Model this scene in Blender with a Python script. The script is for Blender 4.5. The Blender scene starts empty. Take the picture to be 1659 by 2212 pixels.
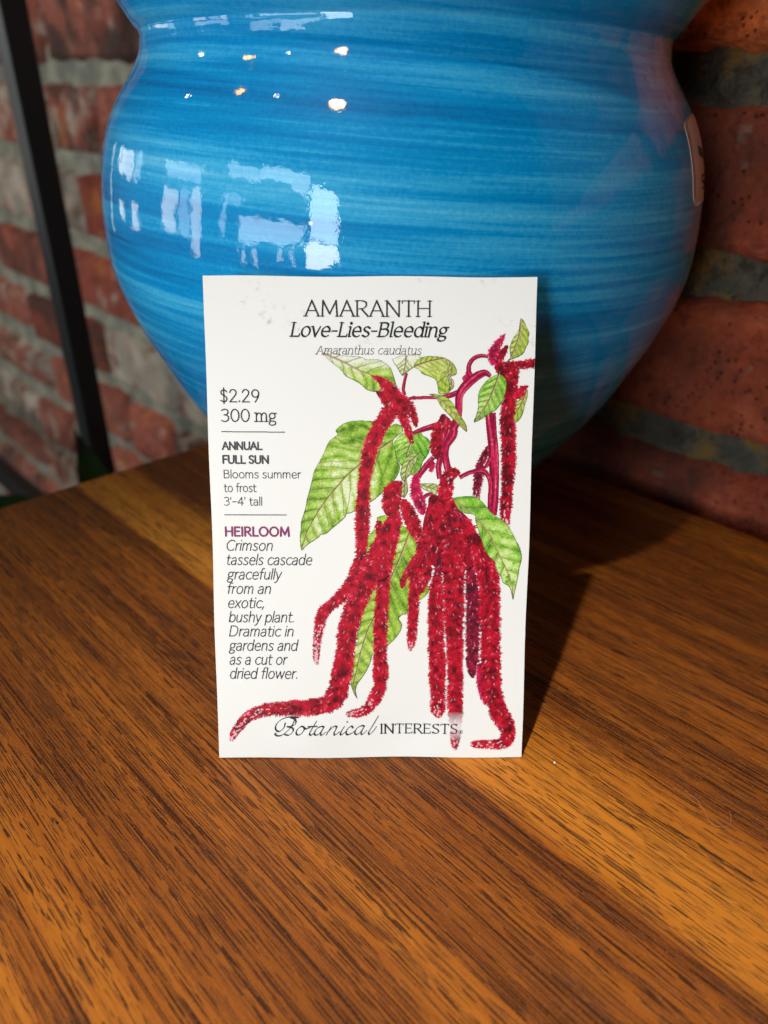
import bpy, bmesh, math, random
import numpy as np
from mathutils import Matrix, Vector
scene = bpy.context.scene
R = math.radians
# ------------------------------------------------------------------ camera
cam_d = bpy.data.cameras.new('camera'); cam = bpy.data.objects.new('camera', cam_d)
scene.collection.objects.link(cam); scene.camera = cam
TH, RO, CAMH = 0.49827, 0.00656, 0.15365
fw = Vector((0, math.cos(TH), -math.sin(TH))); rt = Vector((1, 0, 0)); upv = rt.cross(fw)
r2 = math.cos(RO)*rt + math.sin(RO)*upv; u2 = -math.sin(RO)*rt + math.cos(RO)*upv
cam.matrix_world = Matrix(((r2.x, u2.x, -fw.x, 0), (r2.y, u2.y, -fw.y, 0), (r2.z, u2.z, -fw.z, CAMH), (0, 0, 0, 1)))
cam_d.sensor_fit = 'VERTICAL'; cam_d.sensor_height = 24.0; cam_d.lens = 24.0*1562.468/2212.0
cam_d.clip_start = 0.01; cam_d.clip_end = 60
cam_d.dof.use_dof = True; cam_d.dof.focus_distance = 0.188; cam_d.dof.aperture_fstop = cam_d.lens/2.5
# ------------------------------------------------------------------ world: the dim room
w = bpy.data.worlds.new('World'); scene.world = w; w.use_nodes = True
w.node_tree.nodes['Background'].inputs[0].default_value = (1.0, 0.93, 0.86, 1)
w.node_tree.nodes['Background'].inputs[1].default_value = 0.010
# ------------------------------------------------------------------ exposure
vs = scene.view_settings
vs.view_transform = 'Standard'; vs.look = 'None'; vs.exposure = -0.12; vs.gamma = 1.0; vs.use_curve_mapping = False
# ------------------------------------------------------------------ the windows to the left and the ceiling lamps
WN = Vector((math.sin(R(-68)), -math.cos(R(-68)), 0)); WU = Vector((-WN.y, WN.x, 0)); WO = Vector((0, .2, 0)) + WN*1.9
def pane(u0, u1, z0, z1, rad, col):
    d = bpy.data.lights.new('window_pane', 'AREA'); d.shape = 'RECTANGLE'
    d.size = u1-u0; d.size_y = z1-z0; d.color = col; d.energy = rad*math.pi*(u1-u0)*(z1-z0)
    o = bpy.data.objects.new('window_pane', d); scene.collection.objects.link(o)
    z = WN; x = WU; y = z.cross(x)
    if y.z < 0: x = -x; y = -y
    c = WO + WU*(u0+u1)/2 + Vector((0, 0, (z0+z1)/2))
    o.matrix_world = Matrix(((x.x, y.x, z.x, c.x), (x.y, y.y, z.y, c.y), (x.z, y.z, z.z, c.z), (0, 0, 0, 1)))
SKY = (.70, .87, 1.0); WHT = (1.0, .97, .9)
KEY, SPOT = 1.5, 3.7
for a in [(.04,.5,.72,.93,4,SKY), (.5,1.3,.80,1.03,6,SKY), (1.36,1.96,.14,.94,12,SKY), (1.30,1.90,-.26,.12,14,WHT),
          (.30,1.26,.10,.33,7,SKY), (.05,.13,.12,.56,4,SKY), (.13,.34,.46,.56,3,SKY), (.31,.37,-.16,.05,5,WHT), (.45,.53,-.16,.05,5,WHT), (.84,.90,-.14,.05,5,WHT), (1.03,1.09,-.2,.05,5,WHT),
          (-.95,-.28,.56,.75,3.4,SKY), (-.94,-.66,.07,.46,4.6,WHT), (-.60,-.43,.05,.5,3.2,SKY), (-.40,-.27,-.12,.52,5.0,WHT),
          (-2.95,-2.0,.42,.72,2.6,WHT), (-1.9,-1.66,.42,.76,2,SKY), (-2.83,-2.4,-.02,.12,2.4,WHT), (-1.98,-1.62,-.02,.18,2.8,WHT), (-4.15,-3.9,-.3,.78,1.2,WHT)]:
    pane(*a[:4], a[4]*KEY, a[5])
def bulb(az, el, r, rad, col):
    az, el = R(az), R(el); d = 2.0/math.tan(el)
    d = min(d, 2.6)
    l = bpy.data.lights.new('ceiling_lamp', 'POINT'); l.shadow_soft_size = r; l.color = col; l.energy = rad*4*math.pi**2*r*r
    o = bpy.data.objects.new('ceiling_lamp', l); scene.collection.objects.link(o)
    o.location = (math.sin(az)*d, .2-math.cos(az)*d, .16+d*math.tan(el))
bulb(-109.2, 36.6, .036, 40, (1, .93, .8)); bulb(-91, 49.4, .064, 42, (1, .45, .0))
bulb(-71.2, 55.6, .032, 40, (1, .93, .8)); bulb(-39.6, 60.6, .085, 42, (1, .45, .0))
# the same ceiling fitting holds a narrow spotlight aimed at the front of the table: it throws the shadow of the packet and of the pot
sd = bpy.data.lights.new('ceiling_spotlight', 'SPOT'); sd.shadow_soft_size = .036; sd.color = (1, .95, .87); sd.energy = SPOT*4*math.pi*5.3; sd.spot_size = R(14); sd.spot_blend = 1.0
so = bpy.data.objects.new('ceiling_spotlight', sd); scene.collection.objects.link(so)
_d = 2.0/math.tan(R(60.6)); so.location = (math.sin(R(-39.6))*_d, .2-math.cos(R(-39.6))*_d, 2.16)
so.rotation_euler = (so.location-Vector((-.018, .025, 0))).to_track_quat('Z', 'Y').to_euler()
# ------------------------------------------------------------------ helpers
def link(o, parent=None):
    scene.collection.objects.link(o)
    if parent is not None: o.parent = parent
    return o
def tag(o, label=None, cat=None, group=None, kind=None):
    for k, v in (('label', label), ('category', cat), ('group', group), ('kind', kind)):
        if v: o[k] = v
    return o
def mesh(name, V, F, mat, parent=None, smooth=False, cols=None):
    V = np.asarray(V, np.float32); me = bpy.data.meshes.new(name)
    if isinstance(F, np.ndarray):
        n, k = F.shape
        me.vertices.add(len(V)); me.vertices.foreach_set('co', V.ravel())
        me.loops.add(n*k); me.loops.foreach_set('vertex_index', F.astype(np.int32).ravel())
        me.polygons.add(n); me.polygons.foreach_set('loop_start', np.arange(0, n*k, k, dtype=np.int32))
        me.update(calc_edges=True); me.validate()
    else:
        me.from_pydata([tuple(v) for v in V.tolist()], [], F)
    if smooth: me.polygons.foreach_set('use_smooth', np.ones(len(me.polygons), bool))
    if cols is not None:
        for nm, c in cols.items():
            at = me.color_attributes.new(nm, 'FLOAT_COLOR', 'POINT')
            cc = np.ones((len(V), 4), np.float32); cc[:, :c.shape[1]] = c
            at.data.foreach_set('color', cc.ravel())
    if mat is not None: me.materials.append(mat)
    return link(bpy.data.objects.new(name, me), parent)
def bm_obj(name, bm, mat, parent=None, smooth=False):
    me = bpy.data.meshes.new(name); bm.to_mesh(me); bm.free()
    if smooth: me.polygons.foreach_set('use_smooth', np.ones(len(me.polygons), bool))
    me.materials.append(mat)
    return link(bpy.data.objects.new(name, me), parent)
def empty(name, loc=(0, 0, 0), rz=0.0):
    o = bpy.data.objects.new(name, None); link(o); o.location = loc; o.rotation_euler.z = rz; return o
def lin(c):
    c = np.asarray(c, float)/255.0
    return np.where(c <= .04045, c/12.92, ((c+.055)/1.055)**2.4)
def L4(c): return tuple(lin(c)) + (1.0,)
class N:  # small node-tree builder
    def __init__(s, name):
        s.m = bpy.data.materials.new(name); s.m.use_nodes = True; s.t = s.m.node_tree; s.n = s.t.nodes
        s.b = s.n['Principled BSDF']; s.out = s.n['Material Output']
    def set(s, node, k, v):
        sock = node.inputs[k]
        if hasattr(v, 'is_linked') or isinstance(v, bpy.types.NodeSocket): s.t.links.new(v, sock)
        else: sock.default_value = v
    def add(s, typ, props=None, **ins):
        nd = s.n.new(typ)
        for k, v in (props or {}).items(): setattr(nd, k, v)
        for k, v in ins.items():
            kk = int(k[1:]) if k[0] == 'i' and k[1:].isdigit() else k.replace('_', ' ')
            s.set(nd, kk, v)
        return nd
    def math(s, op, a, b=0.0, c=None):
        nd = s.n.new('ShaderNodeMath'); nd.operation = op
        s.set(nd, 0, a); s.set(nd, 1, b)
        if c is not None: s.set(nd, 2, c)
        return nd.outputs[0]
    def coord(s, kind='Object'): return s.n.new('ShaderNodeTexCoord').outputs[kind]
    def xyz(s, v):
        nd = s.n.new('ShaderNodeSeparateXYZ'); s.set(nd, 0, v); return nd.outputs
    def comb(s, x, y, z):
        nd = s.n.new('ShaderNodeCombineXYZ'); s.set(nd, 0, x); s.set(nd, 1, y); s.set(nd, 2, z); return nd.outputs[0]
    def noise(s, v, scale, detail=2.0, rough=.5, dist=0.0):
        nd = s.n.new('ShaderNodeTexNoise'); s.set(nd, 'Vector', v); s.set(nd, 'Scale', scale); s.set(nd, 'Detail', detail); s.set(nd, 'Roughness', rough); s.set(nd, 'Distortion', dist)
        return nd.outputs['Fac']
    def ramp(s, f, stops, interp='LINEAR'):
        nd = s.n.new('ShaderNodeValToRGB'); s.set(nd, 0, f); cr = nd.color_ramp; cr.interpolation = interp
        while len(cr.elements) < len(stops): cr.elements.new(.5)
        for e, (p, c) in zip(cr.elements, stops): e.position = p; e.color = c if len(c) == 4 else tuple(c)+(1,)
        return nd.outputs[0]
    def step(s, f, a, b): # smooth 0..1 between a and b
        nd = s.n.new('ShaderNodeMapRange'); nd.interpolation_type = 'SMOOTHSTEP'; s.set(nd, 0, f); s.set(nd, 1, a); s.set(nd, 2, b); s.set(nd, 3, 0.0); s.set(nd, 4, 1.0)
        return nd.outputs[0]
    def mix(s, f, a, b, mode='MIX'):
        nd = s.n.new('ShaderNodeMix'); nd.data_type = 'RGBA'; nd.blend_type = mode; nd.clamp_factor = True
        s.set(nd, 0, f); s.set(nd, 6, a); s.set(nd, 7, b); return nd.outputs[2]
    def bump(s, h, dist, strength=1.0, normal=None):
        nd = s.n.new('ShaderNodeBump'); s.set(nd, 'Height', h); s.set(nd, 'Distance', dist); s.set(nd, 'Strength', strength)
        if normal is not None: s.set(nd, 'Normal', normal)
        return nd.outputs[0]
    def p(s, **k):
        for a, v in k.items(): s.set(s.b, a.replace('_', ' '), v)
        return s.m
G1 = (1, 1, 1, 1); G0 = (0, 0, 0, 1)
PHI = 0.77428                      # the table and the wall stand turned by this much
# ------------------------------------------------------------------ the print on the packet, in millimetres from its lower left corner
LEAF = {'a': ([(29.04,107.92),(30.38,108.67),(32.66,107.84),(35.33,107.38),(38.38,107.21),(40.28,106.47),(41.24,106.56),(43.34,106.48),(44.87,105.64),(46.21,104.52),(46.98,102.45),(47.57,100.57),(47.67,99.43),(45.85,98.86),(44.31,98.95),(42.2,98.56),(40.28,99.03),(38.74,100.35),(36.83,101.48),(34.92,102.41),(33.78,103.91),(31.88,105.41),(30.37,106.71)],[(29.24,108.02),(34.17,105.98),(38.18,103.93),(41.62,102.53),(44.88,99.8)],'mid',6,0.9),'b': ([(46.58,106.58),(47.72,107.05),(48.68,107.43),(50.58,107.53),(52.49,107.72),(53.62,107.54),(53.64,105.48),(52.52,104.92),(51.38,104.16),(50.61,103.59),(49.66,102.93),(49.28,102.46),(48.51,103.4),(47.74,104.71),(46.97,105.84)],[(50.2,107.72),(50.02,105.66),(49.38,102.65)],'pale',4,0.9),'c': ([(52.13,105.38),(53.26,106.7),(54.98,107.36),(57.08,107.37),(59.37,107.09),(61.3,106.17),(62.47,104.86),(62.88,103.54),(62.51,102.79),(61.36,102.31),(61.0,101.46),(61.22,99.76),(60.86,98.24),(58.55,98.05),(58.14,99.75),(57.54,101.64),(55.99,102.39),(54.26,103.04),(53.29,104.07),(52.14,104.63)],[(52.14,104.82),(54.99,105.86),(57.85,106.53),(60.14,106.72),(61.71,104.67),(61.36,102.41)],'yellow',9,0.9),'d': ([(61.37,102.22),(62.15,101.28),(62.18,99.76),(61.42,99.0),(60.89,98.53),(61.05,100.52)],[(61.47,101.84),(61.68,100.52),(61.23,99.0)],'pale',2,0.9),'e': ([(42.59,91.13),(41.05,91.22),(39.11,91.31),(36.41,91.2),(34.47,90.62),(33.11,89.66),(32.33,88.69),(32.72,88.12),(32.52,87.54),(30.96,86.38),(29.98,84.82),(29.18,82.88),(27.99,80.69),(26.8,78.53),(26.19,76.18),(25.57,73.81),(24.75,71.04),(24.53,69.46),(23.92,67.46),(23.19,65.07),(23.17,63.46),(22.84,61.25),(23.19,57.82),(24.19,58.63),(25.39,59.64),(26.39,60.25),(27.78,61.26),(28.39,61.96),(29.57,62.07),(31.17,63.47),(33.15,65.08),(34.74,66.68),(34.94,67.28),(36.32,67.68),(37.7,68.48),(41.05,70.38),(42.62,71.47),(44.19,72.86),(46.14,74.84),(47.51,76.42),(48.47,78.19),(48.76,79.76),(48.26,80.73),(47.67,82.49),(47.46,84.04),(46.87,85.84),(47.45,87.0),(49.38,88.55),(48.98,89.89),(47.62,90.56),(45.88,89.89),(43.95,90.27)],[(46.68,86.22),(43.96,84.47),(41.05,82.91),(38.71,80.42),(35.18,77.38),(32.62,74.42),(29.65,70.85),(27.26,67.27),(24.84,62.86),(23.39,58.43)],'big',11,0.9),'f': ([(47.07,85.84),(48.8,87.77),(50.74,88.55),(52.1,87.98),(52.87,87.95),(54.03,88.43),(54.43,87.66),(55.8,86.89),(56.44,85.54),(56.23,83.6),(55.28,81.84),(54.51,80.86),(54.13,79.3),(53.17,77.92),(51.61,77.61),(48.85,80.15),(47.77,82.1),(47.37,84.04)],[(51.71,87.59),(51.34,85.46),(50.58,83.13),(50.4,81.37),(50.62,79.03)],'vivid',5,0.9),'g': ([(50.59,82.49),(51.95,82.89),(53.51,82.99),(53.23,81.92),(52.56,80.16),(51.79,78.78),(51.61,77.8),(50.83,77.02),(49.86,76.03),(49.27,76.23),(48.87,77.6),(49.05,79.17),(49.63,80.74)],[(53.32,82.79),(50.8,80.15),(50.05,76.42)],'pale',5,0.9),'h': ([(50.34,77.31),(50.65,75.44),(50.86,73.47),(49.89,71.59),(49.1,72.48),(49.19,73.86),(49.66,75.64)],[(50.34,77.01),(50.06,74.65),(49.89,71.78)],'pale',4,0.9),'i': ([(53.2,75.27),(55.35,75.37),(58.1,75.18),(58.51,73.6),(57.94,72.41),(56.16,73.2),(54.19,74.19)],[(53.29,75.21),(56.35,74.19),(58.32,73.6)],'pale',4,0.9),'j': ([(62.38,71.53),(64.24,71.93),(67.39,72.03),(69.38,71.24),(71.2,69.26),(72.42,67.86),(73.63,66.87),(75.24,65.87),(77.08,64.06),(78.54,61.65),(79.6,59.43),(79.38,60.01),(80.23,58.4),(80.81,55.75),(80.3,53.1),(80.06,51.05),(79.38,47.34),(78.86,44.44),(78.41,45.89),(77.75,47.96),(76.11,48.99),(75.47,50.63),(74.21,52.48),(73.65,54.73),(72.12,56.15),(70.88,58.18),(70.02,60.63),(68.95,63.85),(68.32,65.86),(68.29,66.86),(67.49,67.36),(65.51,67.65),(63.91,68.65)],[(62.69,71.03),(63.88,70.24),(67.09,67.66),(70.33,64.46),(72.79,61.04),(73.01,60.21),(74.69,56.97),(77.23,51.87),(78.55,47.96),(78.81,44.86)],'vivid',8,0.9),'k': ([(73.63,103.2),(75.0,102.07),(75.52,100.75),(75.29,98.67),(74.77,96.57),(73.66,94.85),(72.72,93.89),(70.82,92.74),(69.67,91.97),(67.76,91.0),(67.46,91.39),(68.1,93.11),(68.44,95.03),(68.3,96.93),(68.64,98.84),(69.85,100.73),(71.54,102.25)],[(73.59,103.11),(72.2,99.04),(70.37,95.03),(67.75,91.29)],'vivid',7,0.9),'l': ([(78.57,116.73),(79.36,116.08),(80.17,114.43),(80.88,113.13),(80.64,111.83),(80.76,110.9),(80.14,109.6),(79.61,108.29),(78.68,107.54),(76.98,106.78),(75.93,106.5),(76.29,107.34),(76.04,109.21),(76.29,110.51),(77.0,112.19),(78.1,113.68),(78.33,115.34)],[(78.58,116.63),(78.49,113.31),(77.46,109.77),(76.02,106.59)],'yellow',7,0.9),'m': ([(80.86,99.44),(80.92,97.54),(80.41,95.64),(79.9,93.34),(79.17,91.8),(78.04,90.84),(77.63,91.41),(77.38,93.33),(77.51,95.63),(78.83,96.59),(79.56,97.92)],[(80.77,99.25),(79.26,95.25),(77.59,92.95)],'yellow',5,0.9),'n': ([(55.85,98.04),(57.2,98.04),(59.33,97.67),(61.07,96.72),(62.45,95.01),(63.45,93.48),(64.44,91.95),(65.44,90.42),(65.77,88.59),(64.69,89.26),(63.11,90.8),(61.53,92.33),(59.77,94.05),(58.59,95.57),(57.8,96.9)],[(56.05,98.04),(59.93,95.77),(63.09,92.14),(65.71,88.69)],'yellow',7,0.9),'o': ([(42.82,66.5),(44.2,66.9),(45.58,66.9),(47.57,64.7),(49.94,64.1),(51.53,63.1),(52.94,60.69),(53.37,58.26),(53.19,56.23),(53.8,54.2),(53.83,51.69),(55.67,48.56),(56.97,48.15),(56.3,46.29),(54.51,44.53),(52.31,43.44),(51.1,43.44),(51.31,41.78),(50.52,40.53),(49.51,40.32),(48.71,39.28),(49.53,37.82),(49.14,35.93),(47.73,33.83),(45.71,31.82),(43.08,30.02),(41.86,29.6),(41.25,27.48),(40.23,24.92),(38.6,22.35),(39.18,23.07),(37.76,21.18),(37.24,19.28),(37.62,16.96),(36.59,18.73),(35.83,21.45),(36.09,23.61),(36.36,25.77),(35.74,22.14),(36.46,24.06),(36.37,27.48),(36.98,28.96),(36.59,31.5),(37.81,32.77),(37.61,35.3),(38.42,36.98),(38.63,40.53),(40.24,43.44),(41.05,47.37),(40.05,56.22),(40.45,59.05),(40.65,61.28),(42.04,63.29),(42.82,65.3)],[(51.34,62.5),(49.59,57.65),(48.42,54.6),(46.84,50.94),(45.06,47.16),(43.66,43.44),(42.06,39.49),(40.24,35.51),(38.61,30.02),(37.58,25.35),(36.96,21.94),(37.38,24.15),(36.6,20.64),(37.57,16.96)],'mid',16,0.9)}
TASSEL = {'A': ([(41.52,102.53,0.19),(43.54,101.5,0.86),(45.65,99.62,1.54),(47.39,97.16,2.02),(48.75,95.64,2.02),(50.3,95.26,1.54),(51.66,93.36,1.06),(52.45,91.44,0.68),(52.76,89.81,0.15)],'crimson',0,0),'A2': ([(42.68,98.47,0.19),(44.51,97.53,1.35),(46.44,96.01,1.93),(47.99,94.3,1.93)],'crimson',0,0.3),'A3': ([(48.37,94.87,1.16),(49.35,92.39,1.2),(50.34,89.9,0.97),(51.13,87.59,0.78),(51.93,85.65,0.29)],'crimson',0,0),'B': ([(47.41,94.87,1.54),(45.68,92.96,1.93),(44.72,91.42,1.93),(43.37,89.49,1.78),(42.6,87.56,1.94),(41.63,85.63,1.84),(40.85,83.69,1.79),(40.66,81.74,1.71),(40.07,79.4,1.6),(39.68,76.21,1.57),(39.32,73.05,1.61),(39.18,69.88,1.69),(39.17,67.09,1.81),(39.07,64.29,1.78),(39.07,61.27,1.62),(38.96,58.65,1.49),(38.66,55.35,1.39),(37.86,53.52,1.49),(36.86,51.47,1.3),(35.85,48.8,1.5),(33.83,45.71,1.6),(31.81,43.85,1.4),(29.59,41.98,1.45),(28.26,40.11,1.31),(27.73,37.6,1.25),(27.3,35.09,1.01),(26.97,32.77,0.91),(26.85,30.45,0.77),(26.73,28.75,0.65),(26.71,26.84,0.37)],'crimson',0.16,0),'C1': ([(49.08,75.64,0.39),(47.52,74.25,1.96),(46.74,72.27,2.46),(46.55,70.29,2.36),(46.17,68.3,1.77)],'crimson',0,0),'C2': ([(43.42,65.1,0.69),(43.22,63.49,0.83),(43.62,61.88,0.79)],'crimson',0,0),'C': ([(47.75,67.5,1.18),(47.17,65.3,2.17),(46.19,62.69,2.77),(45.02,59.26,3.37),(43.83,56.22,3.68),(43.04,53.16,3.89),(42.24,54.54,3.78),(40.85,51.47,3.39),(39.05,47.98,3.0),(37.84,44.27,2.91),(36.52,40.94,2.72),(35.6,37.6,2.62),(34.88,34.25,2.63),(34.56,31.08,2.43),(34.14,28.54,2.4),(33.72,25.77,2.48),(33.29,23.21,2.61),(34.32,27.92,2.36),(33.78,24.69,2.62),(32.99,21.45,2.63),(32.2,18.74,2.79),(31.15,16.28,2.54),(28.29,15.06,2.28),(25.96,14.79,2.28),(23.62,14.38,2.07),(21.55,14.38,2.07),(19.73,14.38,2.02),(17.4,14.25,1.81),(14.29,14.11,1.68),(11.95,13.57,1.5),(9.6,12.74,1.42),(7.49,11.37,1.24),(5.89,9.45,1.12),(4.53,7.52,0.94),(3.84,6.14,0.62),(3.42,5.03,0.16)],'crimson',0.12,0),'D': ([(44.81,61.63,1.39),(44.92,58.6,1.79),(44.83,55.36,1.95),(44.64,52.5,1.84),(44.55,49.43,1.76),(44.36,45.92,1.77),(44.17,42.61,1.73),(43.97,39.07,1.82),(43.88,35.93,1.78),(43.78,32.77,1.7),(43.79,30.02,1.54),(43.8,27.47,1.71),(44.0,25.34,1.75),(44.01,22.78,1.8),(43.56,25.5,1.59),(43.56,22.8,1.55),(43.7,20.09,1.6),(42.8,17.91,1.6),(42.02,16.28,1.5),(40.73,14.36,1.3),(38.65,12.99,1.14),(36.57,12.72,0.88),(34.88,12.5,0.42)],'crimson',0.1,0),'E': ([(52.98,77.33,0.78),(52.7,75.37,1.08),(52.82,73.39,1.37),(53.53,71.41,1.48),(54.24,69.43,1.18),(54.65,67.63,0.59)],'magenta',0,0),'E2': ([(49.7,70.49,0.98),(50.7,68.31,1.68),(51.91,65.31,1.78),(53.12,62.7,1.49),(53.94,60.28,0.79)],'crimson',0,0),'F': ([(59.6,92.42,0.77),(59.82,90.79,1.84),(59.26,89.06,2.33),(58.68,89.02,1.84),(58.13,86.71,1.52),(58.16,84.57,1.56),(58.18,83.02,1.17),(58.0,81.95,0.49)],'crimson',0,0.25),'G': ([(63.73,78.14,0.59),(62.56,78.04,1.41),(61.2,77.35,1.57),(60.64,75.78,1.73),(60.47,74.0,1.81),(60.5,72.22,1.67),(60.33,70.63,1.87)],'crimson',0.05,0),'G2': ([(60.33,70.63,1.58),(61.92,69.84,1.48),(63.5,69.44,0.59)],'crimson',0,0),'H0': ([(57.17,71.22,1.18),(58.17,70.23,2.36),(58.59,68.64,3.16),(59.21,66.64,4.54),(60.43,64.24,6.53),(61.46,61.63,7.94),(61.88,60.19,8.14),(62.52,57.97,7.56)],'crimson',0,0.2),'h1': ([(53.39,55.37,1.39),(53.01,53.53,1.56),(52.84,50.46,1.44),(52.77,47.37,1.44),(52.6,44.27,1.37),(52.53,41.16,1.33),(52.36,38.03,1.25),(52.18,35.09,1.21),(52.1,32.77,0.93),(51.61,30.45,0.16)],'crimson',0.08,0),'h1b': ([(52.8,54.55,1.0),(51.82,53.33,1.0),(50.64,51.28,0.9),(49.65,49.23,0.76),(49.56,47.58,0.16)],'crimson',0,0),'h2': ([(55.54,59.58,2.38),(55.37,56.54,2.29),(55.21,53.48,2.1),(55.24,50.82,1.7),(54.77,48.36,1.0),(54.59,46.5,0.36)],'crimson',0,0),'h5': ([(66.92,56.96,0.36),(67.41,52.47,1.1),(67.8,48.37,1.61),(68.29,44.23,1.91),(68.48,40.07,1.92),(68.37,35.88,1.78),(68.46,31.66,1.67),(68.56,27.42,1.47),(67.9,28.45,1.08),(68.21,26.3,1.08),(68.51,24.41,0.85),(68.54,22.92,0.16)],'dark',0,0),'h5a': ([(59.55,56.95,0.16),(59.19,54.51,0.7),(58.82,52.05,1.0),(58.65,50.0,1.0),(58.68,47.95,0.8)],'dark',0,0),'h3': ([(58.65,50.0,1.2),(58.48,47.95,1.7),(58.42,45.26,1.91),(58.46,42.15,1.97),(58.52,37.98,2.06),(58.68,33.77,2.15),(58.74,29.54,2.08),(59.16,28.72,2.26),(59.2,25.49,2.22),(58.98,22.79,2.17),(59.28,20.08,1.91),(59.45,17.36,1.87),(59.36,14.9,1.82),(59.51,13.25,1.51),(59.66,11.74,0.57)],'crimson',0.1,0),'h4': ([(62.89,59.39,2.98),(62.94,56.55,2.99),(63.01,52.47,2.96),(63.09,48.36,2.91),(63.16,44.23,2.82),(63.23,40.07,2.66),(63.41,35.88,2.39),(63.69,31.66,2.2),(63.78,28.72,2.01),(63.84,25.49,2.01),(64.03,21.98,1.96),(63.96,18.72,1.92),(64.01,15.99,1.92),(64.18,13.79,1.92),(64.22,11.59,1.56),(64.26,9.39,1.31),(64.32,6.34,1.15),(64.22,4.39,0.94),(64.39,2.3,0.26)],'crimson',0.05,0),'h7': ([(70.53,26.3,0.77),(70.63,21.97,0.88),(71.49,18.17,0.88),(72.21,15.43,0.36)],'magenta',0,0),'h6': ([(68.84,60.2,2.39),(70.12,56.56,2.99),(71.19,53.5,2.96),(72.06,50.43,2.97),(72.54,47.34,2.77),(72.62,44.23,2.78),(72.73,40.07,2.87),(73.03,35.88,2.64),(73.14,31.66,2.6),(73.29,28.98,2.78),(73.36,26.3,2.68),(73.43,23.6,2.58),(73.76,20.89,2.54),(74.09,18.17,2.54),(75.2,15.43,2.29),(76.05,12.68,2.4),(77.42,10.48,2.35),(78.52,8.54,1.94),(78.58,6.32,1.78),(77.85,4.37,1.52),(75.51,3.82,1.26),(73.15,3.82,1.13),(71.31,3.83,1.0),(69.74,3.83,0.84),(68.56,3.83,0.26)],'crimson',0.07,0),'I1': ([(74.79,112.89,0.15),(73.78,111.43,0.76),(72.69,109.76,1.11),(71.77,108.07,1.11),(72.01,106.39,0.96),(71.85,105.36,0.34)],'magenta',0,0),'I2': ([(75.36,109.86,0.38),(74.44,108.46,0.92),(73.14,106.96,1.24),(72.21,106.2,1.05)],'crimson',0,0),'I3': ([(82.19,105.67,1.05),(79.89,105.48,1.0),(77.6,105.1,1.05),(75.12,104.9,1.25),(73.2,104.7,1.05)],'crimson',0,0),'I5': ([(77.63,104.34,0.86),(77.5,102.27,0.96),(76.97,100.57,1.15)],'crimson',0,0),'I6': ([(80.94,100.01,0.19),(79.52,99.25,0.89),(78.59,97.92,1.2),(77.21,99.05,1.16)],'crimson',0,0),'I4': ([(73.36,106.02,0.86),(74.19,103.58,1.3),(75.78,101.7,1.5),(76.42,99.81,1.31),(76.28,97.91,1.39),(76.34,96.01,1.58),(76.02,93.71,1.7),(75.7,91.41,1.65),(76.14,89.49,1.79),(76.4,87.17,1.79),(76.33,86.36,1.79),(76.51,83.45,1.8),(76.68,80.91,1.76),(76.57,78.17,1.65),(76.44,75.61,1.49),(76.42,73.04,1.38),(76.29,70.66,1.54),(76.25,68.67,1.3),(76.11,66.67,1.11),(76.55,65.07,0.65),(77.08,64.06,0.12)],'crimson',0.08,0.35),'J': ([(71.01,84.9,0.16),(70.47,83.05,0.74),(69.74,81.09,0.84),(68.99,79.72,0.84),(69.02,78.15,1.14),(68.86,76.58,1.14),(68.61,74.61,1.04),(68.46,72.83,0.85),(69.14,71.24,0.12)],'dark',0.05,0),'K': ([(57.05,80.48,0.59),(56.87,79.3,0.66),(56.49,78.52,0.27)],'magenta',0,0),'L': ([(64.44,102.04,0.27),(65.4,101.95,1.11),(66.45,102.52,0.77)],'magenta',0,0)}
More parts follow.
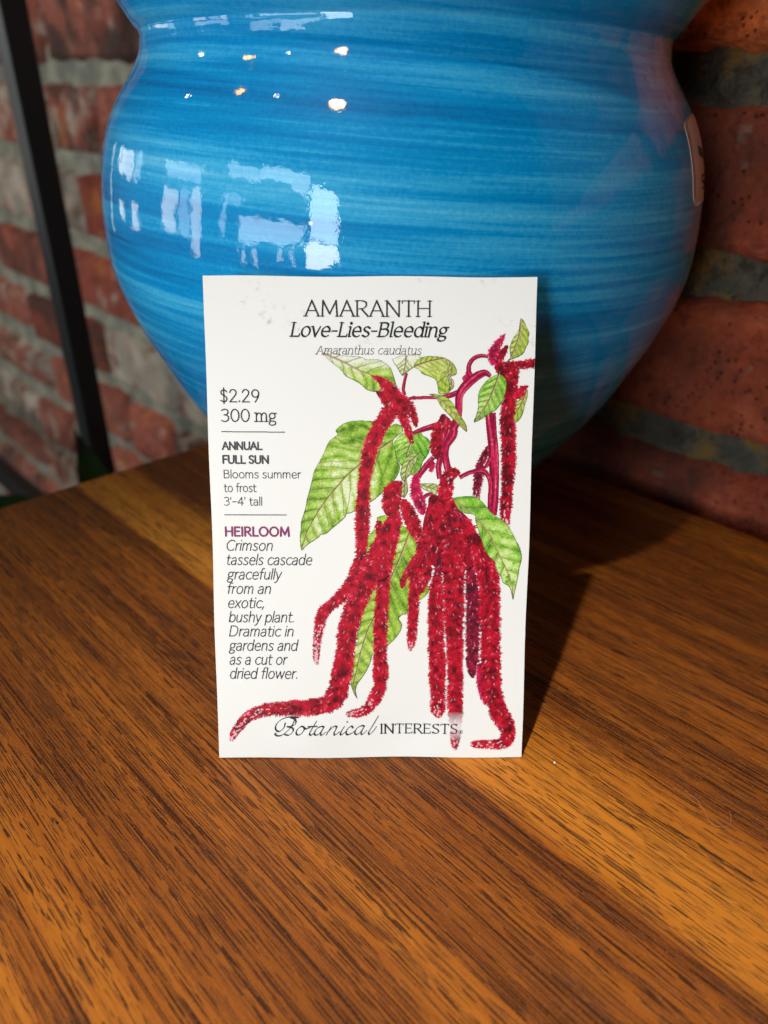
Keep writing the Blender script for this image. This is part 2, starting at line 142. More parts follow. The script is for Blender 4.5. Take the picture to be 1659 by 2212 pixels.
STEM = {'s1a': [(70.74,107.32,0.38),(68.92,107.54,0.48),(67.21,106.94,0.54),(66.09,105.62,0.57),(65.84,103.93,0.61),(66.25,102.8,0.69),(66.84,101.95,1.06)],'s1': [(71.44,102.44,0.42),(70.17,103.28,0.77),(68.65,102.9,1.0),(66.94,101.76,1.11),(65.43,100.44,1.15),(64.12,98.82,1.06),(63.57,97.3,0.96),(63.51,95.2,0.93),(63.46,92.91,0.89),(62.91,90.99,1.07),(61.98,89.06,1.2),(62.18,88.65,1.24),(61.82,87.3,1.17),(60.49,85.16,1.01),(60.29,82.83,0.86),(60.56,80.88,0.9),(61.08,78.73,0.9)],'s1b': [(61.59,89.03,0.87),(60.84,87.29,0.78),(59.51,85.35,0.58)],'s1c': [(60.11,84.38,0.58),(58.99,81.46,0.74),(58.63,79.31,0.74),(58.96,76.56,0.67)],'s2': [(64.5,99.01,0.58),(61.83,97.87,0.67),(59.91,97.33,0.54),(57.99,97.09,0.39),(55.67,97.18,0.42),(52.21,96.98,0.39),(52.21,97.17,0.42),(50.77,96.75,0.35)],'s3': [(50.23,103.22,0.38),(49.77,101.33,0.38),(49.46,99.06,0.42),(49.89,97.73,0.38)],'s4': [(57.89,90.11,0.81),(54.8,89.24,0.66),(52.29,88.27,0.47),(52.68,88.36,0.39),(51.91,87.78,0.19)],'s5': [(57.22,82.04,0.59),(55.49,79.89,0.78),(53.95,77.73,0.63),(53.57,76.75,0.55)],'s6': [(71.58,93.32,1.35),(71.84,90.44,1.32),(72.23,86.77,1.26),(72.34,86.35,1.28),(72.67,82.47,1.37),(72.93,78.56,1.25),(73.07,74.62,1.22),(73.04,70.65,1.18),(72.93,67.07,0.99)],'s6a': [(64.05,76.87,0.55),(66.48,78.11,0.55),(69.01,78.63,0.51),(70.59,78.32,0.63),(71.71,76.59,0.55),(72.06,74.22,0.51),(71.93,71.45,0.51),(71.91,68.46,0.4)],'s6b': [(67.63,78.94,0.2),(69.59,79.14,0.31),(70.94,79.92,0.47),(71.87,81.88,0.59)],'s7': [(54.52,70.82,0.43),(55.0,71.81,0.47),(56.17,72.51,0.47),(57.94,72.61,0.31)],'s8': [(62.93,68.45,0.59),(63.94,67.05,0.47),(64.17,65.25,0.2)],'s9': [(63.52,68.25,0.55),(64.93,67.05,0.4),(65.36,65.25,0.2)]}
TEXT = [('title_lettering',[('AMARANTH','trajan',24.51,56.37,116.97,117.1,3.72)]),('variety_lettering',[('Love-Lies-Bleeding','bolditalic',21.04,60.64,112.04,112.19,2.35)]),('species_lettering',[('Amaranthus caudatus','slabitalic',27.4,53.94,107.76,107.85,1.42)]),('price_lettering',[('$2.29','slab',3.41,13.01,95.92,95.94,3.03)]),('weight_lettering',[('300 mg','slab',3.5,17.39,91.01,91.05,2.13)]),('growing_lettering',[('ANNUAL','bold',3.5,13.5,83.94,83.97,1.84),('FULL SUN','bold',3.58,15.02,80.43,80.45,1.89),('Blooms summer','light',3.7,23.3,76.61,76.65,1.42),('to frost','light',3.59,11.79,73.08,73.1,1.43),("3'–4' tall",'light',3.56,13.14,69.56,69.58,1.45)]),('heirloom_lettering',[('HEIRLOOM','boldplum',3.68,20.0,61.54,61.57,2.27)]),('description_lettering',[('Crimson','italic',3.89,15.63,57.7,57.71,1.88),('tassels cascade','italic',3.82,25.85,53.88,53.9,1.9),('gracefully','italic',3.64,17.95,50.0,50.02,1.91),('from an','italic',3.79,14.93,46.11,46.12,1.92),('exotic,','italic',3.78,12.98,42.25,42.26,1.93),('bushy plant.','italic',3.83,20.71,38.38,38.38,1.94),('Dramatic in','italic',3.82,20.69,34.49,34.5,1.96),('gardens and','italic',3.58,21.99,30.55,30.54,1.97),('as a cut or','italic',3.7,19.03,26.66,26.66,1.98),('dried flower.','italic',3.73,21.39,22.75,22.74,1.99)]),('maker_lettering',[('INTERESTS','trajanbold',43.84,64.68,6.92,6.9,2.63)])]
RULES = [[(3.42,88.45),(19.38,88.36)],[(3.54,67.08),(19.47,67.1)]]
SCRIPT = [[(18.16,10.21),(17.77,8.88),(16.63,7.78),(15.73,8.06),(15.49,9.02),(16.08,10.26),(17.48,11.36),(19.43,11.91),(21.69,11.77)],[(20.93,11.5),(19.91,9.43),(18.58,7.78),(17.0,6.62),(15.83,6.54),(15.32,7.01),(15.71,7.28)],[(19.69,11.77),(20.93,11.09),(20.91,9.98),(19.91,9.3),(18.74,9.1)],[(18.74,9.16),(20.11,8.74),(20.2,7.78),(19.14,6.73),(18.0,6.84)],[(22.51,9.27),(21.51,8.47),(21.05,7.44),(21.48,6.78),(22.48,7.17),(23.23,8.33),(23.08,9.1),(22.51,9.27)],[(23.18,8.99),(23.8,8.55),(24.72,8.88)],[(26.64,10.75),(25.23,8.32),(24.69,7.16),(25.03,6.72),(26.13,7.44)],[(24.38,9.15),(26.72,9.26)],[(28.54,9.09),(27.84,9.2),(26.66,8.6),(26.0,7.35),(26.38,6.72),(27.43,7.27),(28.43,8.73)],[(28.7,9.2),(27.74,7.35),(27.95,6.72),(29.26,7.63)],[(30.62,9.15),(29.91,8.04),(29.2,6.71)],[(29.57,7.43),(30.57,8.59),(31.48,9.2),(32.03,8.92),(31.34,7.35),(31.54,6.71),(32.78,7.62)],[(34.16,9.14),(33.09,7.35),(33.29,6.71),(34.52,7.62)],[(36.35,8.7),(36.09,9.14),(35.2,8.64),(34.57,7.43),(34.93,6.71),(36.03,7.04),(36.87,7.76)],[(39.48,9.08),(38.77,9.19),(37.6,8.59),(36.94,7.34),(37.33,6.7),(38.38,7.26),(39.37,8.72)],[(39.63,9.19),(38.69,7.34),(38.95,6.7),(40.21,7.75)],[(43.33,11.94),(41.9,9.36),(40.73,7.34),(40.94,6.7),(41.9,7.53),(42.86,8.91)]]
SCRIPT_DOTS = [(34.87,10.36),(36.4,8.81)]
REG = [(65.71,7.34,0.5)]
# ------------------------------------------------------------------ materials
def m_wood():
    n = N('walnut_veneer'); c = n.coord(); x, y, z = n.xyz(c)
    wob = n.noise(n.comb(n.math('MULTIPLY', x, 9.0), n.math('MULTIPLY', y, 2.2), 0.0), 1.0, 2.0)
    xx = n.math('ADD', x, n.math('MULTIPLY', n.math('SUBTRACT', wob, .5), .010))
    # strips of veneer: which strip each point belongs to
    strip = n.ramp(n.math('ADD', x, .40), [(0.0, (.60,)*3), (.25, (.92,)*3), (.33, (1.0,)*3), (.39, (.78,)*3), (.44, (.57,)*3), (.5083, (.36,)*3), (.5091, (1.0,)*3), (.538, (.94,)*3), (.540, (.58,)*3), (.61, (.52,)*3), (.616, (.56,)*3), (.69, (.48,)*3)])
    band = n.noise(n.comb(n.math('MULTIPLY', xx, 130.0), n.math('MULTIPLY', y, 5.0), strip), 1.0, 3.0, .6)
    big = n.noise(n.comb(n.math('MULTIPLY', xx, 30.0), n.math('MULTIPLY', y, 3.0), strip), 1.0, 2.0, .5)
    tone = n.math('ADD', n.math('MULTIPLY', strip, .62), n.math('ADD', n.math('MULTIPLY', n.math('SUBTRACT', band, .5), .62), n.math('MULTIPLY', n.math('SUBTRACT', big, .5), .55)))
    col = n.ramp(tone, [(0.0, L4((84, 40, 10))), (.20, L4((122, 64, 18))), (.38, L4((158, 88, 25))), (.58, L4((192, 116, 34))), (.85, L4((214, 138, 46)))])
    fine = n.noise(n.comb(n.math('MULTIPLY', xx, 1500.0), n.math('MULTIPLY', y, 45.0), 0.0), 1.0, 3.0, .65)
    col = n.mix(n.math('MULTIPLY', n.step(fine, .45, .75), .30), col, L4((100, 48, 14)))
    # dark pores: thin broken lines along the grain, crowded where the bands are dark
    def lines(fx, fy, bx, by, seed, a, b):
        l_ = n.step(n.noise(n.comb(n.math('MULTIPLY', xx, fx), n.math('MULTIPLY', y, fy), seed), 1.0, 0.0), a, a+.07)
        k_ = n.step(n.math('ADD', n.noise(n.comb(n.math('MULTIPLY', xx, bx), n.math('MULTIPLY', y, by), seed+4.0), 1.0, 1.0), dens), b, b+.05)
        return n.math('MULTIPLY', l_, k_)
    clus = n.noise(n.comb(n.math('MULTIPLY', xx, 150.0), n.math('MULTIPLY', y, 16.0), 7.0), 1.0, 2.0)
    dens = n.math('ADD', n.math('ADD', n.math('MULTIPLY', n.math('SUBTRACT', .55, band), .30), n.math('MULTIPLY', n.math('SUBTRACT', .62, strip), .18)), n.math('MULTIPLY', n.math('SUBTRACT', clus, .5), .34))
    pore = n.math('MAXIMUM', n.math('MAXIMUM', lines(3600.0, 20.0, 1700.0, 150.0, 1.3, .55, .46), lines(5200.0, 32.0, 2400.0, 200.0, 2.6, .56, .48)), n.math('MULTIPLY', lines(2300.0, 7.0, 800.0, 60.0, 3.9, .61, .50), .7))
    soft = n.noise(n.comb(n.math('MULTIPLY', xx, 420.0), n.math('MULTIPLY', y, 12.0), 2.2), 1.0, 3.0, .6)
    col = n.mix(n.math('MULTIPLY', n.step(soft, .50, .70), .30), col, L4((92, 44, 12)))
    col = n.mix(n.math('MULTIPLY', pore, .88), col, L4((44, 18, 6)))
    grit = n.noise(c, 1700.0, 2.0, .7)
    col = n.mix(n.math('MULTIPLY', n.step(grit, .52, .8), .25), col, L4((222, 160, 90)))
    h = n.math('ADD', n.math('SUBTRACT', 1.0, pore), n.math('MULTIPLY', grit, .8))
    return n.p(Base_Color=col, Roughness=n.math('MULTIPLY_ADD', n.noise(c, 30.0, 2.0), .12, .40), Normal=n.bump(h, .00006, .8), Specular_IOR_Level=.24)
def m_glaze():
    n = N('blue_glaze'); c = n.coord(); x, y, z = n.xyz(c)
    th = n.math('ARCTAN2', x, n.math('MULTIPLY', y, -1.0))
    zz = n.math('ADD', z, n.math('MULTIPLY', n.math('SINE', n.math('MULTIPLY_ADD', th, 1.6, .4)), .0035))
    s1 = n.noise(n.comb(n.math('MULTIPLY', th, .62), n.math('MULTIPLY', zz, 150.0), 0.0), 1.0, 6.0, .62)
    s2 = n.noise(n.comb(n.math('MULTIPLY', th, 1.5), n.math('MULTIPLY', zz, 620.0), 4.0), 1.0, 4.0, .6)
    s3 = n.noise(n.comb(n.math('MULTIPLY', th, .5), n.math('MULTIPLY', zz, 42.0), 9.0), 1.0, 2.0, .5)
    mott = n.noise(c, 900.0, 3.0, .65)
    t = n.math('ADD', n.math('ADD', n.math('MULTIPLY', s1, .60), n.math('MULTIPLY', s2, .34)), n.math('ADD', n.math('MULTIPLY', s3, .35), n.math('MULTIPLY', n.math('SUBTRACT', mott, .5), .16)))
    col = n.ramp(t, [(.44, L4((0, 92, 146))), (.54, L4((0, 120, 180))), (.63, L4((0, 140, 198))), (.74, L4((56, 168, 214))), (.90, L4((130, 202, 230)))])
    v = n.n.new('ShaderNodeTexVoronoi'); n.set(v, 'Vector', c); n.set(v, 'Scale', 85.0)
    keep = n.step(n.xyz(v.outputs['Color'])[0], .90, .91)
    red = n.step(n.xyz(v.outputs['Color'])[1], .5, .51)
    sp = n.math('MULTIPLY', n.math('SUBTRACT', 1.0, n.step(v.outputs['Distance'], .035, .06)), keep)
    col = n.mix(sp, col, n.mix(red, L4((230, 235, 230)), L4((70, 26, 24))))
    h = n.math('ADD', n.noise(c, 420.0, 2.0, .5), n.math('MULTIPLY', s2, .5))
    nb = n.bump(h, .00007, .5)
    cb = n.bump(n.math('ADD', n.noise(c, 260.0, 3.0, .6), n.math('MULTIPLY', n.noise(c, 85.0, 2.0), 4.0)), .00007, .6)
    return n.p(Base_Color=col, Roughness=.5, Normal=nb, Specular_IOR_Level=.1, Coat_Weight=.8, Coat_Roughness=.035, Coat_IOR=1.5, Coat_Normal=cb)
def m_paper():
    n = N('coated_paper'); c = n.coord(); x, y, z = n.xyz(c)
    d = n.noise(c, 420.0, 4.0, .7); reg = n.noise(c, 48.0, 2.0, .6)
    smud = n.math('MULTIPLY', n.math('MULTIPLY', n.step(d, .54, .72), n.step(reg, .50, .66)), n.step(y, .098, .118))
    col = n.mix(n.math('MULTIPLY', smud, .5), L4((238, 238, 234)), L4((150, 148, 128)))
    v = n.n.new('ShaderNodeTexVoronoi'); n.set(v, 'Vector', c); n.set(v, 'Scale', 115.0)
    sp = n.math('MULTIPLY', n.math('SUBTRACT', 1.0, n.step(v.outputs['Distance'], .02, .035)), n.step(n.xyz(v.outputs['Color'])[0], .93, .94))
    col = n.mix(n.math('MULTIPLY', sp, .6), col, L4((110, 108, 100)))
    return n.p(Base_Color=col, Roughness=.46, Specular_IOR_Level=.38, Normal=n.bump(n.noise(c, 1300.0, 2.0), .00002, .35))
def m_ink():
    n = N('printed_ink'); a = n.n.new('ShaderNodeAttribute'); a.attribute_name = 'ink'
    return n.p(Base_Color=a.outputs['Color'], Roughness=.46, Specular_IOR_Level=.32)
def m_plain(name, rgb, rough=.5, spec=.4, metal=0.0):
    n = N(name); c = n.coord(); f = n.noise(c, 300.0, 3.0, .6)
    col = n.mix(n.math('MULTIPLY', f, .25), L4(rgb), L4(tuple(v*.72 for v in rgb)))
    return n.p(Base_Color=col, Roughness=rough, Specular_IOR_Level=spec, Metallic=metal)
def m_brick():
    n = N('old_brick'); c = n.coord(); a = n.n.new('ShaderNodeAttribute'); a.attribute_name = 'tone'
    r, g, b = n.xyz(a.outputs['Color'])       # r: hue and painted light, g: lime bloom, b: sooty dirt and painted shade
    base = n.ramp(r, [(0.0, L4((134, 88, 76))), (.3, L4((164, 92, 74))), (.45, L4((172, 96, 76))), (.6, L4((142, 60, 42))), (.85, L4((164, 72, 42))), (1.0, L4((236, 118, 64)))])
    f1 = n.noise(c, 55.0, 5.0, .65); f2 = n.noise(c, 320.0, 4.0, .7)
    col = n.mix(n.step(f1, .45, .72), base, n.mix(.5, base, L4((104, 48, 34))))
    col = n.mix(n.math('MULTIPLY', n.step(f2, .5, .75), .35), col, L4((186, 110, 78)))
    f4 = n.noise(c, 26.0, 4.0, .7)
    col = n.mix(n.math('MULTIPLY', n.step(f4, .50, .66), .6), col, L4((96, 46, 28)))
    col = n.mix(n.math('MULTIPLY', n.step(f4, .46, .34), .45), col, L4((196, 104, 70)))
    f3 = n.noise(c, 130.0, 6.0, .75)
    col = n.mix(n.math('MULTIPLY', n.step(f3, .50, .62), .55), col, L4((78, 34, 24)))
    x, y, z = n.xyz(c)
    och = n.math('MULTIPLY', n.step(n.noise(c, 22.0, 3.0, .6), .60, .70), .45)
    col = n.mix(och, col, L4((176, 112, 34)))
    lime = n.math('MULTIPLY', n.step(n.math('ADD', n.noise(c, 38.0, 5.0, .7), n.math('MULTIPLY', g, .32)), .62, .82), .8)
    col = n.mix(lime, col, L4((190, 180, 160)))
    col = n.mix(n.math('MULTIPLY', b, n.step(n.noise(c, 30.0, 3.0), .35, .6)), col, L4((58, 48, 42)))
    v = n.n.new('ShaderNodeTexVoronoi'); n.set(v, 'Vector', c); n.set(v, 'Scale', 430.0)
    pit = n.math('MULTIPLY', n.math('SUBTRACT', 1.0, n.step(v.outputs['Distance'], .12, .34)), n.step(n.xyz(v.outputs['Color'])[0], .86, .90))
    col = n.mix(n.math('MULTIPLY', pit, .45), col, L4((60, 24, 16)))
    h = n.math('SUBTRACT', n.math('ADD', n.math('MULTIPLY', f1, 1.2), n.math('MULTIPLY', f2, .5)), n.math('MULTIPLY', pit, .9))
    return n.p(Base_Color=col, Roughness=.86, Specular_IOR_Level=.25, Normal=n.bump(h, .0026, 1.0))
def m_mortar():
    n = N('lime_mortar'); c = n.coord(); f1 = n.noise(c, 40.0, 5.0, .65); f2 = n.noise(c, 420.0, 4.0, .7)
    col = n.ramp(f1, [(.32, L4((74, 71, 62))), (.5, L4((108, 102, 88))), (.60, L4((158, 120, 58))), (.74, L4((92, 88, 78)))])
    crv = n.step(n.noise(c, 95.0, 5.0, .7), .52, .66)
    col = n.mix(n.math('MULTIPLY', crv, .7), col, L4((48, 45, 40)))
    far_lit = n.step(n.xyz(c)[1], .22, .5)  # mortar painted lighter along the left stretch that the windows light
    col = n.mix(far_lit, col, n.mix(n.step(f1, .4, .65), L4((150, 146, 130)), L4((196, 188, 164))))
    col = n.mix(n.math('MULTIPLY', f2, .4), col, L4((80, 74, 62)))
    return n.p(Base_Color=col, Roughness=.95, Specular_IOR_Level=.1, Normal=n.bump(n.math('ADD', n.math('ADD', f1, n.math('MULTIPLY', f2, .6)), n.math('MULTIPLY', n.noise(c, 150.0, 4.0, .7), 1.1)), .005, 1.0))
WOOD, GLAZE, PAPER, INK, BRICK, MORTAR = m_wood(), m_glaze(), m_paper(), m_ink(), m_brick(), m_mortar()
STEEL = m_plain('black_powder_coat', (26, 27, 29), .42, .45)
LEAFM = m_plain('dark_leaf', (26, 50, 14), .45, .4)
STICK = m_plain('label_stock', (226, 214, 204), .55, .3)
SINK = m_plain('label_ink', (50, 46, 48), .6, .2)
FLOORM = m_plain('concrete_floor', (96, 88, 80), .8, .2)
HAIRM = m_plain('pale_hair', (206, 150, 112), .4, .5)
SPECK = m_plain('pale_crumb', (235, 226, 208), .6, .3)
DSPECK = m_plain('dark_crumb', (30, 22, 18), .6, .3)
# ------------------------------------------------------------------ floor and brick wall
def vnoise(P, seed=0):
    P = np.asarray(P, float); i = np.floor(P).astype(np.int64); f = P-i; f = f*f*(3-2*f)
    def hsh(a):
        h = (a[..., 0]*374761393 + a[..., 1]*668265263 + seed*974711) & 0xffffffff
        h = ((h ^ (h >> 13))*1274126177) & 0xffffffff
        return ((h ^ (h >> 16)) & 0xffff)/65535.0
    o = lambda dx, dy: hsh(i+np.array([dx, dy]))
    return (o(0, 0)*(1-f[..., 0])+o(1, 0)*f[..., 0])*(1-f[..., 1]) + (o(0, 1)*(1-f[..., 0])+o(1, 1)*f[..., 0])*f[..., 1]
floor = mesh('floor', [(-3, -3, -.72), (3, -3, -.72), (3, 3.5, -.72), (-3, 3.5, -.72)], [(0, 1, 2, 3)], FLOORM); tag(floor, kind='structure')
def brick_wall():
    rng = np.random.default_rng(5)
    WX, COURSE, HJ = .311, .0722, .0068
    VV, FF, CC, MI = [], [], [], []; nv = 0
    def slope(y): return .031*(y-.105)
    k0, k1 = -11, 8
    for k in range(k0, k1):
        zb = .0955 + k*COURSE + HJ; zt = .0955 + (k+1)*COURSE - HJ
        y = (.030 if k % 2 else .052) - .212*4 + rng.uniform(-.006, .006); cnt = 0
        while y < 2.6:
            cnt += 1; Lb = .21 if cnt < 6 else float(rng.choice([.2, .2, .2, .1, .15])) + rng.uniform(-.008, .008); y0, y1 = y+.006, y+Lb-.006
            near = y0 < .9
            nu, nz = (29, 13) if near else (11, 6)
            u = np.linspace(0, 1, nu); v = np.linspace(0, 1, nz); U, Z = np.meshgrid(u, v, indexing='ij')
            du = np.minimum(U, 1-U)*(y1-y0); dz = np.minimum(Z, 1-Z)*(zt-zb)
            Y = y0+U*(y1-y0); ZZ = zb+Z*(zt-zb)
            e = (vnoise(np.stack([Y*90, ZZ*90+k*7], -1), 3)-.5)*.006+(vnoise(np.stack([Y*28, ZZ*28+k*3], -1), 5)-.5)*.006
            d = np.minimum(du, dz); rr = .005
            t = np.clip(1-d/rr, 0, 1); rec = .009*(1-np.sqrt(np.clip(1-t*t, 0, 1)))
            dep = rng.uniform(-.002, .0015) + (Z-.5)*rng.uniform(-.003, .003) + (U-.5)*rng.uniform(-.004, .004)
            X = WX + rec + dep + (vnoise(np.stack([Y*60, ZZ*60], -1), 9)-.5)*.0022
            edge = d < 1e-9
            ZZ2 = ZZ + slope(Y) + e*np.where(dz < .004, 1, .3); Y2 = Y + e*np.where(du < .004, 1, .3)
            X = np.where(edge, WX+.02, X)
            P = np.stack([X, Y2, ZZ2], -1).reshape(-1, 3)
            idx = np.arange(nu*nz).reshape(nu, nz)+nv
            F = np.stack([idx[:-1, :-1], idx[:-1, 1:], idx[1:, 1:], idx[1:, :-1]], -1).reshape(-1, 4)
            hue = rng.uniform(.0, .62); lime = rng.uniform(0, 1)**1.5*(1.0 if y0 > .35 else .25); soot_shade = rng.uniform(0, 1)**3*.9
            if y0 < .3: hue, soot_shade = {1: (1.0, .0), 0: (.72, .45), -1: (.80, .2)}.get(k, (.7, .4)); lime *= .08  # near bricks: lit upper course painted bright, shaded courses below painted darker
            if k in (1, 2) and y0 > .45: soot_shade = max(soot_shade, rng.uniform(.2, .9)); 
            VV.append(P); FF.append(F); CC.append(np.tile([[hue, lime, soot_shade]], (len(P), 1))); MI.append(np.zeros(len(F), int)); nv += len(P)
            y += Lb + .002
    ny, nz = 900, 380
    Y, Z = np.meshgrid(np.linspace(-.8, 2.7, ny), np.linspace(-.74, .72, nz), indexing='ij')
    X = WX+.011+(vnoise(np.stack([Y*45, Z*45], -1), 21)-.5)*.006+(vnoise(np.stack([Y*140, Z*140], -1), 22)-.5)*.005
    P = np.stack([X, Y, Z], -1).reshape(-1, 3); idx = np.arange(ny*nz).reshape(ny, nz)+nv
    F = np.stack([idx[:-1, :-1], idx[:-1, 1:], idx[1:, 1:], idx[1:, :-1]], -1).reshape(-1, 4)
    VV.append(P); FF.append(F); CC.append(np.zeros((len(P), 3))); MI.append(np.ones(len(F), int)); nv += len(P)
    # the back of the wall
    B = np.array([(WX+.2, -.8, -.74), (WX+.2, 2.7, -.74), (WX+.2, 2.7, .72), (WX+.2, -.8, .72), (WX+.02, -.8, -.74), (WX+.02, 2.7, -.74), (WX+.02, 2.7, .72), (WX+.02, -.8, .72)])
    F = np.array([(0, 3, 2, 1), (3, 7, 6, 2), (0, 4, 7, 3), (1, 2, 6, 5)])+nv
    VV.append(B); FF.append(F); CC.append(np.zeros((8, 3))); MI.append(np.ones(4, int))
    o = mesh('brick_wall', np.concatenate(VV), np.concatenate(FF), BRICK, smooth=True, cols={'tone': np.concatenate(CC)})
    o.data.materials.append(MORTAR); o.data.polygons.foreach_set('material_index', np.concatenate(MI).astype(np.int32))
    o.rotation_euler.z = PHI
    return tag(o, 'old red brick wall with thick grey mortar behind the blue pot', 'brick wall')
brick_wall()
# ------------------------------------------------------------------ wooden table
def box_bm(x0, x1, y0, y1, z0, z1, bev=.0, seg=2):
    bm = bmesh.new(); bmesh.ops.create_cube(bm, size=1.0)
    for v in bm.verts: v.co = Vector((x0 if v.co.x < 0 else x1, y0 if v.co.y < 0 else y1, z0 if v.co.z < 0 else z1))
    if bev: bmesh.ops.bevel(bm, geom=bm.edges[:], offset=bev, segments=seg, profile=.5, affect='EDGES')
    return bm
tb = empty('wooden_table', (0, 0, -.72), PHI); tag(tb, 'walnut wood table with a light strip across its dark grain', 'table')
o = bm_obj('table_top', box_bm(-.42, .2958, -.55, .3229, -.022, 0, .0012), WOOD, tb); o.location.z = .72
for x, y in ((-.39, -.52), (.266, -.52), (-.39, .293), (.266, .293)):
    o = bm_obj('leg', box_bm(x-.012, x+.012, y-.012, y+.012, -.72, -.0225, .002), STEEL, tb); o.location.z = .72
# ------------------------------------------------------------------ black steel stand by the wall
st = empty('metal_stand', (0, 0, -.72), PHI); tag(st, 'black square tube stand behind the left corner of the table', 'metal stand')
px, py, hw = .2140, .5580, .0088
for yy in (py, py+.62):
    o = bm_obj('post', box_bm(px-hw, px+hw, yy-hw, yy+hw, 0, 1.35, .0015), STEEL, st)
o = bm_obj('rail', box_bm(px-hw+.0005, px+hw-.0005, py+hw, py+.62-hw, .72-.222, .72-.200, .0015), STEEL, st)
# ------------------------------------------------------------------ plant low on the left
def blade(pts, wid, fold=.25):
    pts = [Vector(p_) for p_ in pts]; V = []; F = []; n = 14
    for i in range(n+1):
        t = i/n; k = t*(len(pts)-1); j = min(int(k), len(pts)-2); c = pts[j].lerp(pts[j+1], k-j)
        d = (pts[j+1]-pts[j]).normalized(); s = d.cross(Vector((.5, -.8, .25))).normalized(); nn = s.cross(d)
        w_ = wid*math.sin(math.pi*min(1, .12+.88*t)**.8)*(1 if t < .98 else .2)
        for q in (-1, -.5, 0, .5, 1): V.append(c+s*w_*q+nn*w_*fold*abs(q)+nn*.004*math.sin(t*17+q))
    for i in range(n):
        for j in range(4): a = i*5+j; F.append((a, a+1, a+6, a+5))
    return V, F
pl = empty('leafy_plant', (-.26, .50, -.72)); tag(pl, 'dark green broad leaved plant low beside the black stand', 'plant')
B0 = Vector((-.26, .50, -.72))
def lf(pts, wid):
    V, F = blade(pts, wid); V = [v-B0 for v in V]; o = mesh('leaf', V, F, LEAFM, pl, smooth=True); return o
bm = bmesh.new(); bmesh.ops.create_cone(bm, cap_ends=True, segments=10, radius1=.007, radius2=.004, depth=.56, matrix=Matrix.Translation((.02, -.01, .28)))
bm_obj('stem', bm, LEAFM, pl, True)
lf([(-.236, .535, -.26), (-.231, .528, -.16), (-.233, .522, -.10), (-.240, .520, -.058)], .0175)
lf([(-.24, .49, -.24), (-.22, .45, -.12), (-.255, .425, -.078), (-.33, .39, -.07)], .020)
lf([(-.24, .50, -.24), (-.30, .52, -.16), (-.37, .53, -.13), (-.45, .52, -.14)], .022)
lf([(-.24, .49, -.30), (-.24, .40, -.22), (-.27, .34, -.2), (-.30, .28, -.22)], .022)
# ------------------------------------------------------------------ the blue pot
ZK = [0.0007, .008, .02, .04, .06, .075, .09, .105, .118, .130, .139, .146, .152, .157, .162, .166, .170, .173, .1752, .1762, .178, .182, .1855, .1885]
RK = [.0440, .0455, .0500, .06878, .0836, .09159, .09886, .10364, .10478, .10416, .10269, .10082, .0984, .09561, .09219, .0893, .08712, .08642, .0862, .0866, .0882, .0908, .0933, .0966]  # hidden foot shaped wider to block light passing under the belly
def crom(xs, n=6):
    xs = [np.asarray(v, float) for v in xs]; xs = [2*xs[0]-xs[1]]+xs+[2*xs[-1]-xs[-2]]; out = []
    for i in range(1, len(xs)-2):
        for t in np.linspace(0, 1, n, endpoint=False):
            a, b, c, d = xs[i-1:i+3]
            out.append(.5*((2*b)+(-a+c)*t+(2*a-5*b+4*c-d)*t*t+(-a+3*b-3*c+d)*t**3))
    out.append(xs[-2]); return np.array(out)
out_prof = crom(list(zip(RK, ZK)), 6)
rim = crom([(.0966, .1885), (.0993, .1925), (.1005, .1975), (.0998, .2025), (.0968, .2058), (.0930, .2052), (.0905, .2015), (.0885, .195), (.0835, .182), (.0815, .172), (.0875, .158), (.0965, .138), (.0985, .118), (.0930, .090), (.0780, .060), (.0550, .030), (.0350, .012), (.0, .010)], 6)[1:]
prof = np.concatenate([[(0, .0007)], out_prof, rim])
POT = Matrix.Translation((.00354, .29098, 0)) @ Matrix.Rotation(.01422, 4, 'Y')
pot = bpy.data.objects.new('flower_pot', None); link(pot); pot.matrix_world = POT
tag(pot, 'big glossy blue glazed pot with streaky brush marks and a rolled rim', 'flower pot')
def lathe(prof, seg=256):
    th = np.linspace(0, 2*np.pi, seg, endpoint=False)+np.pi/2
    n = len(prof); V = np.stack([prof[:, None, 0]*np.cos(th), prof[:, None, 0]*np.sin(th), np.repeat(prof[:, None, 1], seg, 1)], -1).reshape(-1, 3)
    i = np.arange(n*seg).reshape(n, seg); j = np.roll(i, -1, 1)
    return V, np.stack([i[:-1], j[:-1], j[1:], i[1:]], -1).reshape(-1, 4)
V, F = lathe(prof)
mesh('glazed_body', V, F, GLAZE, pot, smooth=True)
pr, pz = out_prof[:, 0], out_prof[:, 1]
def on_pot(th, z, off):
    r = np.interp(z, pz, pr); dr = (np.interp(z+.001, pz, pr)-np.interp(z-.001, pz, pr))/.002; k = 1/np.sqrt(1+dr*dr)
    return np.stack([(r+off*k)*np.cos(th), (r+off*k)*np.sin(th), z-off*k*dr], -1)
